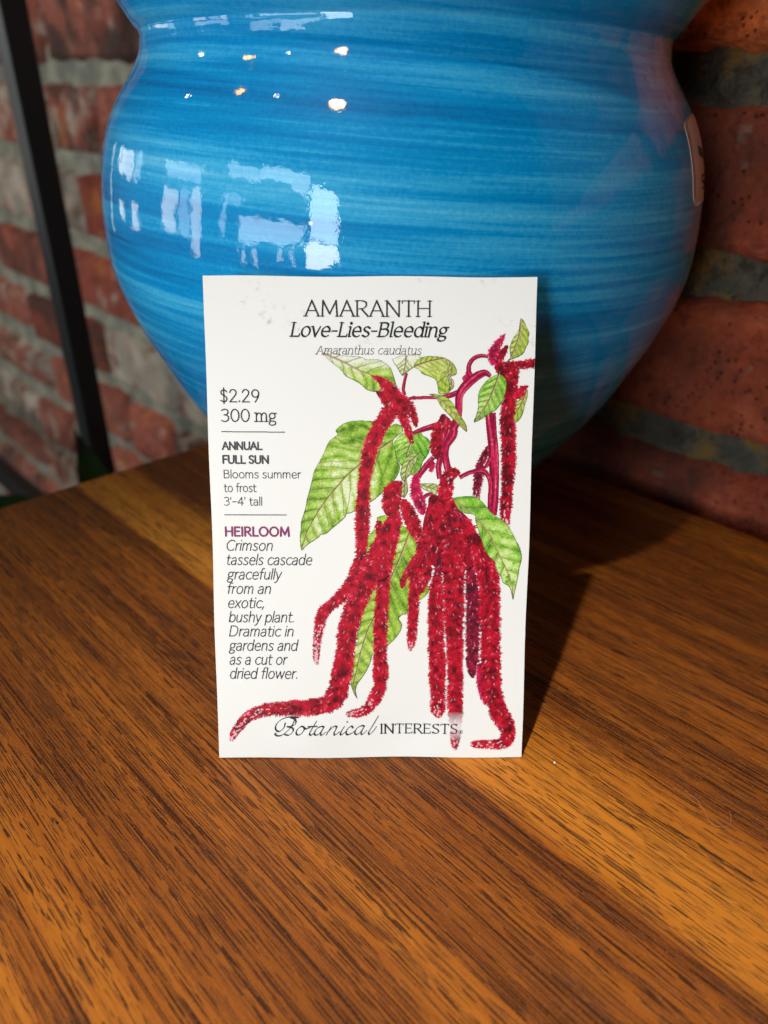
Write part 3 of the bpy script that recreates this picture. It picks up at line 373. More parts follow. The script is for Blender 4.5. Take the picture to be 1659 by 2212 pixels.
def sticker():
    nu, nv = 24, 24; u, v = np.meshgrid(np.linspace(0, 1, nu), np.linspace(0, 1, nv), indexing='ij')
    lo = .1322; hi = .1566
    z = lo + v*(hi-lo); th = R(-36.4) + u*R(44) + .035*(1-v)
    cut = np.clip((v-.86)/.14, 0, 1); th = th + cut**2*(1-u)*.16
    cut2 = np.clip((.10-v)/.10, 0, 1); th = th + cut2*(1-u)*.03; z = z + .0022*(1-v)*u
    lift = .00014 + 0*u
    A = on_pot(th, z, lift).reshape(-1, 3); Bk = on_pot(th, z, lift-.0001).reshape(-1, 3)
    i = np.arange(nu*nv).reshape(nu, nv); Fr = np.stack([i[:-1, :-1], i[1:, :-1], i[1:, 1:], i[:-1, 1:]], -1).reshape(-1, 4)
    m = nu*nv; ring = list(i[0, :])+list(i[1:, -1])+list(i[-1, -2::-1])+list(i[-2:0:-1, 0])
    E = np.array([(a, b, b+m, a+m) for a, b in zip(ring, ring[1:]+ring[:1])])[:, ::-1]
    s = mesh('price_sticker', np.concatenate([A, Bk]), np.concatenate([Fr, Fr[:, ::-1]+m, E]), STICK, pot, smooth=False)
    s['label'] = 'creased pale label stuck to the right side of the pot'
    def patch(pts, name):
        V = []; Fq = []
        for (a0, b0, a1, b1) in pts:
            k = len(V)
            for (uu, vv) in ((a0, b0), (a1, b0), (a1, b1), (a0, b1)):
                zz = lo+vv*(hi-lo); tt = R(-36.4)+uu*R(44)+.035*(1-vv); zz += .0022*(1-vv)*uu
                V.append(on_pot(np.array(tt), np.array(zz), .00022))
            Fq.append((k, k+1, k+2, k+3))
        return mesh(name, np.array(V), Fq, SINK, s)
    # the part of a big S and the grey block that can be seen at the curve
    patch([(.17, .30, .26, .325), (.16, .235, .185, .325), (.17, .225, .25, .25), (.235, .16, .26, .24), (.165, .15, .25, .175)], 'lettering')
    patch([(.13+.022*k, .55-.012*k, .143+.022*k, .66-.01*k) for k in range(8)], 'barcode')
sticker()
# ------------------------------------------------------------------ the seed packet
PW, PH = 82.5, 126.58     # millimetres
PK = bpy.data.objects.new('tmp', None)
ux = Vector((.99994737, .01025919, 0)); up = Vector((-.00347037, .33825175, .94104926)); nn = ux.cross(up)
po = Vector((-.04445402, .14140499, 0))
def bulge(x, y):  # mm in, metres out: the paper is never quite flat
    x = np.asarray(x, float); y = np.asarray(y, float); u = x/PW; v = y/PH
    b = 3.4*np.sin(np.pi*u)**.8*np.sin(np.pi*v)**.7*.09
    b = b + .22*np.sin(5.2*u+1.1+2.2*v)*np.exp(-((v-.10)/.10)**2) + .34*np.exp(-((u-.33)/.10)**2-((v-.06)/.05)**2) - .26*np.exp(-((u-.62)/.09)**2-((v-.05)/.05)**2)
    b = b + .09*np.sin(9*u-4*v)*np.sin(6*v+1)
    return b*.001
def make_packet():
    nx, ny = 67, 101
    x, y = np.meshgrid(np.linspace(0, PW, nx), np.linspace(0, PH, ny), indexing='ij')
    wob = .00016
    X = x*.001 + np.where((x == 0) | (x == PW), wob*np.sin(y*.11+1)*np.sin(y*.031), 0); Y = y*.001 + np.where((y == 0) | (y == PH), .00012*np.sin(x*.16), 0)
    fr = np.stack([X, Y, bulge(x, y)+.0003], -1)
    # rounded fold at the two long sides, back sheet 1.2 mm behind
    e = np.minimum(np.minimum(x, PW-x), np.minimum(y, PH-y)); pass
    bk = np.stack([X, Y, -bulge(x, y)*.3-.0003], -1)
    i = np.arange(nx*ny).reshape(nx, ny); m = nx*ny
    Fr = np.stack([i[:-1, :-1], i[1:, :-1], i[1:, 1:], i[:-1, 1:]], -1).reshape(-1, 4)
    ring = list(i[:, 0])+list(i[-1, 1:])+list(i[-2::-1, -1])+list(i[0, -2:0:-1])
    fv, bv = fr.reshape(-1, 3), bk.reshape(-1, 3); q = len(ring)
    E = np.array([(2*m+a, 2*m+(a+1) % q, 2*m+q+(a+1) % q, 2*m+q+a) for a in range(q)])[:, ::-1]
    o = mesh('seed_packet', np.concatenate([fv, bv, fv[ring], bv[ring]]), np.concatenate([Fr, Fr[:, ::-1]+m, E]), PAPER, smooth=False)
    o.data.polygons.foreach_set('use_smooth', np.array([k < len(Fr) for k in range(len(o.data.polygons))]))
    o.matrix_world = Matrix(((ux.x, up.x, nn.x, po.x), (ux.y, up.y, nn.y, po.y), (ux.z, up.z, nn.z, po.z+.0002), (0, 0, 0, 1)))
    return tag(o, 'white paper seed packet printed with crimson tassel flowers, leaning on the blue pot', 'seed packet')
packet = make_packet()
def on_paper(x, y, off): return np.stack([x*.001, y*.001, bulge(x, y)+.0003+off], -1)
# ---- painting the print: every part is painted into a 0.1 mm raster that becomes its own mesh
PX = .1; GW, GH = int(PW/PX)+1, int(PH/PX)+1
COL = np.ones((GH, GW, 3), np.float32); OWN = np.zeros((GH, GW), np.int32)
rng = np.random.default_rng(11)
def box_of(x0, x1, y0, y1):
    return max(0, int(x0/PX)-1), min(GW, int(x1/PX)+3), max(0, int(y0/PX)-1), min(GH, int(y1/PX)+3)
def grid(bx):
    a, b, c, d = bx; return np.meshgrid(np.arange(a, b)*PX, np.arange(c, d)*PX)
def inside(poly, X, Y):
    m = np.zeros(X.shape, bool)
    for (x0, y0), (x1, y1) in zip(poly, np.roll(poly, -1, 0)):
        if y0 == y1: continue
        m ^= ((y0 > Y) != (y1 > Y)) & (X < (x1-x0)*(Y-y0)/(y1-y0)+x0)
    return m
def seg(pid, x0, y0, x1, y1, w0, w1, col, al=1.0, grow=False):
    m = max(w0, w1); bx = box_of(min(x0, x1)-m, max(x0, x1)+m, min(y0, y1)-m, max(y0, y1)+m)
    a, b, c, d = bx
    if b <= a or d <= c: return
    X, Y = grid(bx); dx, dy = x1-x0, y1-y0; L = dx*dx+dy*dy+1e-9
    t = np.clip(((X-x0)*dx+(Y-y0)*dy)/L, 0, 1); D = np.hypot(X-x0-t*dx, Y-y0-t*dy)
    cov = np.clip(((w0+(w1-w0)*t)*.5-D)/PX+.5, 0, 1)*al
    O = OWN[c:d, a:b]; C_ = COL[c:d, a:b]
    if grow:
        new = (O != pid) & (cov > .5*al); O[new] = pid; C_[new] = col
    k = np.where(O == pid, cov, 0)[..., None]
    C_[...] = C_*(1-k)+np.asarray(col, np.float32)*k
def path(pid, P, w0, w1, col, al=1.0, grow=False):
    n = len(P)-1
    for i in range(n): seg(pid, *P[i], *P[i+1], w0+(w1-w0)*i/n, w0+(w1-w0)*(i+1)/n, col, al, grow)
def nearest(P, X, Y):
    P = np.asarray(P); L = np.concatenate([[0], np.cumsum(np.hypot(*np.diff(P, axis=0).T))])
    best = np.full(X.shape, 1e9); S_ = np.zeros(X.shape); D_ = np.zeros(X.shape)
    for i in range(len(P)-1):
        (x0, y0), (x1, y1) = P[i], P[i+1]; dx, dy = x1-x0, y1-y0; l2 = dx*dx+dy*dy+1e-9
        t = np.clip(((X-x0)*dx+(Y-y0)*dy)/l2, 0, 1); ex, ey = X-x0-t*dx, Y-y0-t*dy; d = np.hypot(ex, ey); k = d < best
        best = np.where(k, d, best); S_ = np.where(k, L[i]+t*math.sqrt(l2), S_); D_ = np.where(k, np.sign(dx*ey-dy*ex)*d, D_)
    return S_, D_, L[-1]
def ramp(v, stops):
    v = np.clip(v, 0, 1); xs = [s[0] for s in stops]; cs = np.array([lin(s[1]) for s in stops])
    return np.stack([np.interp(v, xs, cs[:, k]) for k in range(3)], -1)
GREEN = {'mid': [(0, (46, 78, 16)), (.3, (92, 138, 24)), (.55, (138, 184, 44)), (.8, (186, 214, 92)), (1, (226, 234, 190))],
 'big': [(0, (44, 76, 16)), (.3, (88, 132, 26)), (.55, (132, 178, 44)), (.78, (178, 208, 92)), (1, (226, 236, 190))],
 'vivid': [(0, (36, 84, 18)), (.3, (76, 142, 30)), (.55, (120, 184, 46)), (.8, (170, 214, 88)), (1, (214, 234, 160))],
 'yellow': [(0, (64, 90, 20)), (.3, (112, 146, 34)), (.55, (160, 188, 50)), (.8, (196, 212, 92)), (1, (222, 230, 150))],
 'pale': [(0, (70, 100, 40)), (.3, (126, 158, 66)), (.55, (168, 196, 98)), (.8, (206, 222, 150)), (1, (236, 242, 208))]}
names = {}
def paint_leaf(key, pid):
    outl, rib, pal, nl, ang = LEAF[key]; P = crom(list(outl)+[outl[0]], 3)[:-1]; Rb = crom(rib, 5)
    bx = box_of(P[:, 0].min(), P[:, 0].max(), P[:, 1].min(), P[:, 1].max()); a, b, c, d = bx
    X, Y = grid(bx); M_ = inside(P, X, Y); S_, D_, L = nearest(Rb, X, Y); W_ = np.abs(D_[M_]).max()
    side = np.where(D_ > 0, 0.0, .37)
    ph = (S_/L*nl - np.abs(D_)/L*nl*ang + side) + (vnoise(np.stack([X*.35, Y*.35], -1), 4)-.5)*.3
    fr = ph-np.floor(ph)
    hump = np.sin(np.pi*fr)
    v = .36+.36*hump+.34*(vnoise(np.stack([X*.22, Y*.22], -1), 7)-.5)+.22*(vnoise(np.stack([X*.9, Y*.9], -1), 8)-.5)+.2*(vnoise(np.stack([X*2.6, Y*2.6], -1), 9)-.5)
    cell = vnoise(np.stack([X*4.5, Y*4.5], -1), 12); v = v+.22*(cell-.5)
    lightside = (D_ < 0) if key not in ('e', 'j') else (D_ > 0) if key == 'e' else (D_ > 0)
    v = v+np.where(lightside, .08, -.05)
    if key == 'e':
        v = v+.30*np.exp(-(((X-36)/9)**2+((Y-75)/9)**2))-.28*np.exp(-((X-45)/5)**2-((Y-70)/12)**2)
    if key == 'j': v = v+.42*np.clip((np.hypot(X-74, Y-50) < 9)*1.0*(9-np.hypot(X-74, Y-50))/6, 0, 1)*(vnoise(np.stack([X*1.6, Y*1.6], -1), 30) > .3)
    if key in ('a', 'b'): v = v+.5*np.clip((Y-(101.5 if key == 'a' else 102.5))/6, 0, 1)
    cc = ramp(v, GREEN[pal])
    if key in ('a', 'b'):   # the top of these leaves fades into the white under the title
        f = np.clip((Y-(103.5 if key == 'a' else 104))/4.0, 0, 1)[..., None]*.75; cc = cc*(1-f)+lin((238, 238, 234))*f
    COL[c:d, a:b][M_] = cc[M_]; OWN[c:d, a:b][M_] = pid
    dk = lin((58, 54, 24)); br = lin((92, 66, 40)); pale = lin((222, 214, 170))
    # side veins
    Ls = np.concatenate([[0], np.cumsum(np.hypot(*np.diff(Rb, axis=0).T))])
    for sgn in (1, -1):
        for k in range(nl+3):
            s0 = (k-(0 if sgn > 0 else .37))*L/nl
            if not .02*L < s0 < .96*L: continue
            x0, y0 = np.interp(s0, Ls, Rb[:, 0]), np.interp(s0, Ls, Rb[:, 1]); s1 = min(L, s0+.02*L)
            tx, ty = np.interp(s1, Ls, Rb[:, 0])-x0, np.interp(s1, Ls, Rb[:, 1])-y0; l = math.hypot(tx, ty)+1e-9; tx, ty = tx/l, ty/l; nx_, ny_ = -ty*sgn, tx*sgn
            pts = []
            for q in np.linspace(0, 1, 9):
                dd = q*W_*1.02; ss = dd*ang*(1.0+.25*q); pts.append((x0+nx_*dd+tx*ss+rng.normal(0, .1), y0+ny_*dd+ty*ss+rng.normal(0, .1)))
            path(pid, pts, .24, .12, dk, .62); path(pid, [(x+.16, y-.16) for x, y in pts], .2, .1, pale, .38)
    # scribbled texture between the veins
    nst = int(M_.sum()*PX*PX*3.0)
    ys, xs = np.nonzero(M_)
    for q in rng.integers(0, len(ys), nst):
        x, y = (xs[q]+a)*PX, (ys[q]+c)*PX; an = rng.uniform(0, 2*np.pi); l = rng.uniform(.2, .7)
        seg(pid, x, y, x+l*math.cos(an), y+l*math.sin(an), .13, .08, dk if rng.random() < .72 else pale, rng.uniform(.2, .45))
    path(pid, Rb, .5, .22, br, .85); path(pid, Rb+np.array([.12, -.12]), .26, .12, lin((206, 178, 140)), .8)
    path(pid, np.vstack([P, P[:1]]), .2, .2, lin((66, 62, 28)), .8, False)
    n = len(P)                      # the lower edges are drawn heavier
    for i in range(n):
        if P[i][1] < P[:, 1].mean() and (i % 1 == 0): seg(pid, *P[i], *P[(i+1) % n], .34, .34, lin((52, 44, 28)), .7)
TONE = {'crimson': dict(d=(84, 4, 18), m=(150, 8, 32), l=(190, 12, 40), h=(228, 70, 100)),
        'magenta': dict(d=(100, 6, 40), m=(170, 12, 62), l=(204, 22, 82), h=(234, 96, 140)),
        'dark': dict(d=(64, 8, 26), m=(108, 10, 40), l=(150, 16, 50), h=(196, 50, 90))}
TAS_IDS = []
def dark_gap(x0, y0, x1, y1, w):
    a, b, c, d = box_of(min(x0, x1)-w, max(x0, x1)+w, min(y0, y1)-w, max(y0, y1)+w); X, Y = grid((a, b, c, d)); dx, dy = x1-x0, y1-y0
    t = np.clip(((X-x0)*dx+(Y-y0)*dy)/(dx*dx+dy*dy+1e-9), 0, 1); D = np.hypot(X-x0-t*dx, Y-y0-t*dy)
    k = np.clip((w*.5-D)/.3, 0, 1)*np.isin(OWN[c:d, a:b], TAS_IDS)*.45
    COL[c:d, a:b] = COL[c:d, a:b]*(1-k[..., None])+lin((58, 2, 16)).astype(np.float32)*k[..., None]
def paint_tassel(key, pid):
    pts, tone, pale, dark = TASSEL[key]; P = crom(pts, 6); T_ = {k: lin(v) for k, v in TONE[tone].items()}
    L = np.concatenate([[0], np.cumsum(np.hypot(*np.diff(P[:, :2], axis=0).T))]); Lt = L[-1]; W = np.maximum(P[:, 2], .12)
    W = W*.94
    if key in ('h3', 'h4', 'h6', 'C', 'D', 'h1', 'h2', 'G', 'E2', 'G2', 'C1', 'A', 'A3', 'h1b'):   # the drawn dark gap beside each strand
        for i in range(len(P)-1): dark_gap(P[i][0], P[i][1], P[i+1][0], P[i+1][1], W[i]*2+.75)
    for i in range(len(P)-1):
        seg(pid, P[i][0], P[i][1], P[i+1][0], P[i+1][1], W[i]*1.84, W[i+1]*1.84, T_['m'], 1.0, True)
    fade = key == 'h4'
    area = np.trapezoid(W*2, L) if hasattr(np, 'trapezoid') else np.trapz(W*2, L)
    nf = int(area*36)
    prob = W/W.sum(); idx = rng.choice(len(P), nf, p=prob)
    cap = int(W[0]**2*math.pi/2*34); idx = np.concatenate([idx, np.full(cap, -1)]); order = np.argsort(rng.random(len(idx)))
    ph0 = rng.uniform(0, 6)
    for i in idx[order]:
        at_cap = i < 0; i = max(i, 0); i2 = min(i+1, len(P)-1); i1 = max(i2-1, 0); f = 0.0 if at_cap else rng.random(); cx, cy = P[i1, :2]*(1-f)+P[i2, :2]*f; w_ = W[i1]*(1-f)+W[i2]*f; s = L[i1]*(1-f)+L[i2]*f
        tx, ty = P[i2, :2]-P[i1, :2]; l = math.hypot(tx, ty)+1e-9; tx, ty = tx/l, ty/l; nx_, ny_ = -ty, tx
        t = rng.uniform(-1, 1); pitch = max(1.3, min(2.6, w_*1.5)); blob = .5+.5*math.cos(2*math.pi*s/pitch+ph0+.9*t+1.6*math.sin(s*.9+ph0))
        t *= (.86+.14*blob)
        x, y = cx+nx_*t*w_, cy+ny_*t*w_; e = abs(t)
        if at_cap: b_ = rng.uniform(0, .92)*math.sqrt(max(0, 1-t*t))*w_; x, y = x-tx*b_, y-ty*b_
        nz = float(vnoise(np.array([x*.85, y*.85]), 40+pid)); nz2 = float(vnoise(np.array([x*2.2, y*2.2]), 50+pid))
        v = .50+.85*(nz-.5)+.50*(nz2-.5)+.20*(blob-.5)+.14*e+rng.normal(0, .13)-dark*(.6 if t < 0 else .1)
        if e > .72 and rng.random() < .28: c = T_['h'] if rng.random() < .25 else T_['l']*np.array([1.05, 1.0, 1.5])
        elif v < .30: c = T_['d']*(.7+.6*rng.random())
        elif v < .62: c = T_['m']*(.85+.3*rng.random())
        elif v < 1.08: c = T_['l']
        else: c = T_['h']
        if rng.random() < .015: c = lin((240, 170, 186))
        ln = rng.uniform(.38, .82)*min(1, .35+w_/2.4); spread = t*1.15+rng.normal(0, .28)
        dx, dy = tx*math.cos(spread)+nx_*math.sin(spread), ty*math.cos(spread)+ny_*math.sin(spread)
        seg(pid, x, y, x+dx*ln, y+dy*ln, .21, .1, c, .9, e > .55)
    for q in range(int(Lt*pale*5)):            # the open beads towards the tip
        s = Lt*(1-rng.random()**1.4*.15) if key not in ('G',) else rng.random()*Lt
        cx, cy, w_ = np.interp(s, L, P[:, 0]), np.interp(s, L, P[:, 1]), np.interp(s, L, W); t = rng.uniform(-.75, .75)
        j = min(len(P)-2, int(np.searchsorted(L, s))-1 if s > 0 else 0); tx, ty = P[j+1, :2]-P[j, :2]; l = math.hypot(tx, ty)+1e-9
        x, y = cx-ty/l*t*w_, cy+tx/l*t*w_
        seg(pid, x, y, x+tx/l*.3, y+ty/l*.3, .34, .2, lin((244, 196, 206)), .85)
    if key == 'h4':                            # fades out behind the maker's name
        m = OWN == pid; yy = np.arange(GH)[:, None]*PX*np.ones((1, GW)); f = np.clip(1-np.abs(yy-8.9)/4.2, 0, 1)**.8*.84
        f = np.where(m, f, 0)[..., None]; COL[...] = COL*(1-f)+lin((238, 238, 236)).astype(np.float32)*f
    if key == 'C':
        m = OWN == pid; yy, xx = np.mgrid[0:GH, 0:GW]*PX; f = np.clip(1-np.abs(xx-20.5)/5, 0, 1)*np.clip((12.6-yy)/1.6, 0, 1)*.8
        f = np.where(m, f, 0)[..., None]; COL[...] = COL*(1-f)+lin((238, 238, 236)).astype(np.float32)*f
def paint_stem(key, pid):
    P = crom(STEM[key], 6); XY = P[:, :2]; W = P[:, 2]; m = W.max()
    bx = box_of(XY[:, 0].min()-m, XY[:, 0].max()+m, XY[:, 1].min()-m, XY[:, 1].max()+m); a, b, c, d = bx; X, Y = grid(bx)
    S_, D_, L = nearest(XY, X, Y); Ls = np.concatenate([[0], np.cumsum(np.hypot(*np.diff(XY, axis=0).T))]); w_ = np.interp(S_, Ls, W)
    M_ = (np.abs(D_) < w_) & (S_ > 1e-6) & (S_ < L-1e-6); t = D_/w_
    st = vnoise(np.stack([t*4.2+31, S_*.10], -1), 60)*.6+vnoise(np.stack([t*9+7, S_*.16], -1), 61)*.4
    v = .5+1.25*(st-.5)-.22*t**2+(vnoise(np.stack([X*2, Y*2], -1), 62)-.5)*.25
    cc = ramp(v, [(0, (92, 8, 40)), (.3, (150, 12, 56)), (.52, (196, 24, 78)), (.72, (216, 56, 100)), (.86, (230, 140, 140)), (1, (240, 196, 170))])
    COL[c:d, a:b][M_] = cc[M_]; OWN[c:d, a:b][M_] = pid
    nx_ = np.gradient(XY, axis=0); nx_ = np.stack([-nx_[:, 1], nx_[:, 0]], 1)/np.hypot(nx_[:, 0], nx_[:, 1])[:, None]
    for sg in (-.92, .92): path(pid, XY+nx_*W[:, None]*sg, .16, .16, lin((110, 10, 44)), .7)
ORDER = ['L:a', 'L:b', 'S:s3', 'L:d', 'L:c', 'L:e', 'L:f', 'S:s4', 'T:B', 'T:A2', 'T:A3', 'T:A', 'T:K', 'S:s5', 'L:o', 'T:L', 'S:s2', 'S:s1a', 'S:s1c', 'S:s1', 'T:F', 'S:s1b', 'L:n',
         'L:g', 'T:J', 'S:s6', 'S:s6b', 'S:s6a', 'L:m', 'L:l', 'T:I3', 'T:I5', 'T:I6', 'T:I4', 'T:I2', 'T:I1', 'L:k', 'S:s7', 'L:i', 'T:C1', 'T:E2', 'T:E', 'L:h', 'T:D', 'T:C2', 'T:C', 'T:G', 'T:h1b', 'T:h1', 'T:h2', 'T:h5', 'T:h7', 'T:H0', 'T:h5a', 'T:h3', 'T:h4', 'T:h6', 'S:s8', 'S:s9', 'T:G2', 'L:j']
TAS_IDS[:] = [i for i, k in enumerate(ORDER, 1) if k[0] == 'T']
for pid, k in enumerate(ORDER, 1):
    {'L': paint_leaf, 'T': paint_tassel, 'S': paint_stem}[k[0]](k[2:], pid)
def raster_mesh(name, mask, parent, off):
    j, i = np.nonzero(mask)
    if len(j) == 0: return None
    corner = np.concatenate([np.stack([j, i], 1), np.stack([j, i+1], 1), np.stack([j+1, i+1], 1), np.stack([j+1, i], 1)])
    key = corner[:, 0]*(GW+1)+corner[:, 1]; uq, inv = np.unique(key, return_inverse=True)
    n = len(j); F = np.stack([inv[:n], inv[n:2*n], inv[2*n:3*n], inv[3*n:]], 1)
    vj, vi = uq//(GW+1), uq % (GW+1)
    acc = np.zeros((len(uq), 3)); cnt = np.zeros(len(uq)); colr = COL[j, i]
    for k in range(4): np.add.at(acc, F[:, k], colr); np.add.at(cnt, F[:, k], 1)
    x, y = (vi-.5)*PX, (vj-.5)*PX
    return mesh(name, on_paper(x, y, off), F, INK, parent, smooth=True, cols={'ink': acc/cnt[:, None]})
ORDER_PARENT = packet
stem_ids = [i for i, k in enumerate(ORDER, 1) if k[0] == 'S']
plant = raster_mesh('printed_stems', np.isin(OWN, stem_ids), packet, .00005); plant.name = 'plant_illustration'
for pid, k in enumerate(ORDER, 1):
    if k[0] != 'S': raster_mesh({'L': 'printed_leaf', 'T': 'printed_tassel'}[k[0]], OWN == pid, plant, .00005)
# ------------------------------------------------------------------ lettering: pen strokes on the paper
# x-height 1, capitals 1.42; strokes: l = straight, s = smooth, o = oval (centre, radii), d = dot
GL = {
'a': (.90, 's .13 .84 .40 1.0 .64 .93 .73 .66;l .73 .66 .73 0;s .73 .56 .42 .55 .13 .44 .10 .16 .34 -.02 .60 .07 .73 .28'),
'b': (.98, 'l .14 1.5 .14 0;o .53 .5 .38 .51'), 'c': (.88, 's .84 .87 .60 1.0 .32 .93 .13 .66 .13 .34 .32 .07 .60 0 .84 .13'),
'd': (1.0, 'o .47 .5 .38 .51;l .86 1.5 .86 0'), 'e': (.96, 'l .13 .52 .86 .52;s .86 .52 .82 .80 .62 1.0 .40 .99 .18 .80 .12 .50 .20 .17 .44 0 .66 .01 .84 .12'),
'f': (.60, 's .62 1.47 .44 1.5 .30 1.40 .26 1.15;l .26 1.15 .26 0;l .04 .97 .56 .97'),
'g': (.94, 'o .44 .66 .31 .33;s .64 .92 .78 .97 .92 .96;s .30 .36 .17 .24 .22 .10 .48 .05 .74 0 .82 -.18 .70 -.37 .42 -.43 .16 -.36 .11 -.18 .24 .04'),
'h': (.95, 'l .14 1.5 .14 0;s .14 .62 .30 .92 .54 1.0 .75 .88 .80 .60;l .80 .60 .80 0'), 'i': (.28, 'l .14 1 .14 0;d .14 1.36'), 'l': (.28, 'l .14 1.5 .14 0'),
'm': (1.42, 'l .14 1 .14 0;s .14 .66 .30 .94 .48 1.0 .65 .88 .69 .62;l .69 .62 .69 0;s .69 .66 .85 .94 1.04 1.0 1.21 .88 1.25 .62;l 1.25 .62 1.25 0'),
'n': (.95, 'l .14 1 .14 0;s .14 .62 .30 .92 .54 1.0 .75 .88 .80 .60;l .80 .60 .80 0'), 'o': (1.02, 'o .51 .5 .40 .51'), 'p': (.98, 'l .14 1 .14 -.46;o .53 .5 .38 .51'),
'r': (.58, 'l .14 1 .14 0;s .14 .60 .28 .88 .56 .99'), 's': (.80, 's .69 .88 .46 1.0 .22 .93 .16 .75 .30 .58 .54 .46 .69 .27 .60 .06 .36 -.01 .11 .11'),
't': (.64, 'l .25 1.32 .25 .27;s .25 .27 .31 .05 .44 0 .60 .03;l .05 .97 .58 .97'), 'u': (.95, 'l .14 1 .14 .42;s .14 .42 .19 .12 .40 0 .64 .09 .80 .38;l .80 1 .80 0'),
'v': (.84, 'l .06 1 .42 0;l .42 0 .78 1'), 'w': (1.34, 'l .06 1 .36 0;l .36 0 .67 .96;l .67 .96 .98 0;l .98 0 1.28 1'), 'x': (.84, 'l .06 1 .78 0;l .76 1 .06 0'), 'y': (.84, 'l .06 1 .44 .03;s .79 1 .44 .03 .30 -.32 .20 -.44 .04 -.45'),
'A': (1.2, 'l .04 0 .58 1.42;l .58 1.42 1.14 0;l .24 .50 .94 .50'), 'B': (1.1, 'l .17 1.42 .17 0;s .17 1.42 .55 1.42 .84 1.30 .86 1.0 .70 .80 .17 .76;s .17 .76 .66 .78 .96 .62 .98 .30 .78 .06 .17 0'),
'C': (1.24, 's 1.14 1.24 .84 1.43 .48 1.36 .18 1.02 .14 .62 .30 .20 .64 -.01 .94 .02 1.14 .18'), 'D': (1.32, 'l .17 1.42 .17 0;s .17 1.42 .66 1.41 1.02 1.20 1.18 .72 1.02 .22 .66 .01 .17 0'),
'E': (1.0, 'l .17 1.42 .17 0;l .17 1.42 .90 1.42;l .17 .76 .80 .76;l .17 0 .92 0'), 'F': (.94, 'l .17 1.42 .17 0;l .17 1.42 .88 1.42;l .17 .74 .80 .74'), 'H': (1.3, 'l .17 1.42 .17 0;l 1.13 1.42 1.13 0;l .17 .74 1.13 .74'),
'I': (.36, 'l .18 1.42 .18 0'), 'L': (.92, 'l .17 1.42 .17 0;l .17 0 .88 0'), 'M': (1.56, 'l .17 0 .24 1.42;l .24 1.42 .78 .22;l .78 .22 1.32 1.42;l 1.32 1.42 1.40 0'), 'N': (1.34, 'l .17 0 .17 1.42;l .17 1.42 1.16 0;l 1.16 0 1.16 1.42'),
'O': (1.5, 'o .75 .71 .62 .72'), 'R': (1.14, 'l .17 1.42 .17 0;s .17 1.42 .60 1.42 .90 1.26 .90 .94 .62 .70 .17 .68;l .52 .68 1.06 0'), 'S': (1.0, 's .86 1.24 .58 1.43 .26 1.34 .16 1.06 .32 .82 .66 .64 .86 .40 .78 .10 .48 -.01 .12 .17'),
'T': (1.1, 'l .04 1.42 1.06 1.42;l .55 1.42 .55 0'), 'U': (1.26, 'l .16 1.42 .16 .52;s .16 .52 .24 .14 .62 -.01 1.0 .14 1.10 .52;l 1.10 .52 1.10 1.42'),
'0': (1.1, 'o .55 .71 .44 .72'), '2': (1.02, 's .14 1.12 .30 1.38 .58 1.42 .84 1.22 .80 .88 .50 .46 .12 0;l .12 0 .92 0'), '3': (1.0, 's .12 1.30 .44 1.43 .76 1.32 .82 1.02 .62 .80 .38 .77;s .38 .77 .70 .72 .88 .46 .80 .14 .48 -.01 .10 .10'),
'4': (1.08, 'l .74 1.42 .08 .42;l .08 .42 1.0 .42;l .74 1.42 .74 0'), '9': (1.06, 'o .53 .98 .39 .43;s .92 .98 .84 .56 .52 0'), '$': (.98, 's .82 1.18 .56 1.38 .24 1.30 .16 1.06 .32 .84 .62 .66 .82 .42 .74 .12 .46 .02 .12 .16;l .48 1.62 .48 -.2'),
"'": (.30, 'l .15 1.45 .13 1.08'), '–': (.86, 'l .06 .62 .80 .62'), '-': (.66, 'l .06 .55 .58 .55'), '.': (.32, 'd .15 .07'), ',': (.32, 'l .20 .14 .08 -.24'), ' ': (.46, '')}
SERIF = {'A': [(.04, 0), (1.14, 0)], 'M': [(.15, 0), (1.42, 0)], 'R': [(.17, 0), (.17, 1.42, -1), (1.08, 0, 1)], 'N': [(.17, 0), (.17, 1.42, -1), (1.16, 1.42)], 'T': [(.55, 0)], 'H': [(.17, 0), (.17, 1.42), (1.13, 0), (1.13, 1.42)], 'I': [(.18, 0), (.18, 1.42)],
 'E': [(.17, 0, -1), (.17, 1.42, -1)], 'L': [(.17, 0, -1), (.17, 1.42)], 'B': [(.17, 0, -1), (.17, 1.42, -1)]}
TICK = {'T': [(.05, 1.42, -.22), (1.05, 1.42, -.22)], 'E': [(.90, 1.42, -.2), (.92, 0, .24)], 'L': [(.88, 0, .26)], 'S': [(.86, 1.24, .2), (.12, .17, -.2)]}
LSER = {'m': [(.14, 0), (.69, 0), (1.25, 0), (.14, 1, -1)], 'n': [(.14, 0), (.80, 0), (.14, 1, -1)], 'r': [(.14, 0), (.14, 1, -1)], 'h': [(.14, 0), (.80, 0), (.14, 1.5, -1)], 'i': [(.14, 0), (.14, 1, -1)], 'l': [(.14, 0), (.14, 1.5, -1)], 'd': [(.86, 0, 1), (.86, 1.5, -1)], 'u': [(.14, 1, -1), (.80, 1, -1), (.80, 0, 1)], 'a': [(.73, 0, 1)], 'A': [(.06, 0), (1.12, 0)]}
ISER = {'n': [(.80, 0, 1), (.14, 1, -1)], 'i': [(.14, 0, 1), (.14, 1, -1)], 'l': [(.14, 0, 1), (.14, 1.5, -1)], 'd': [(.86, 0, 1), (.86, 1.5, -1)], 'v': [(.06, 1, -1)]}
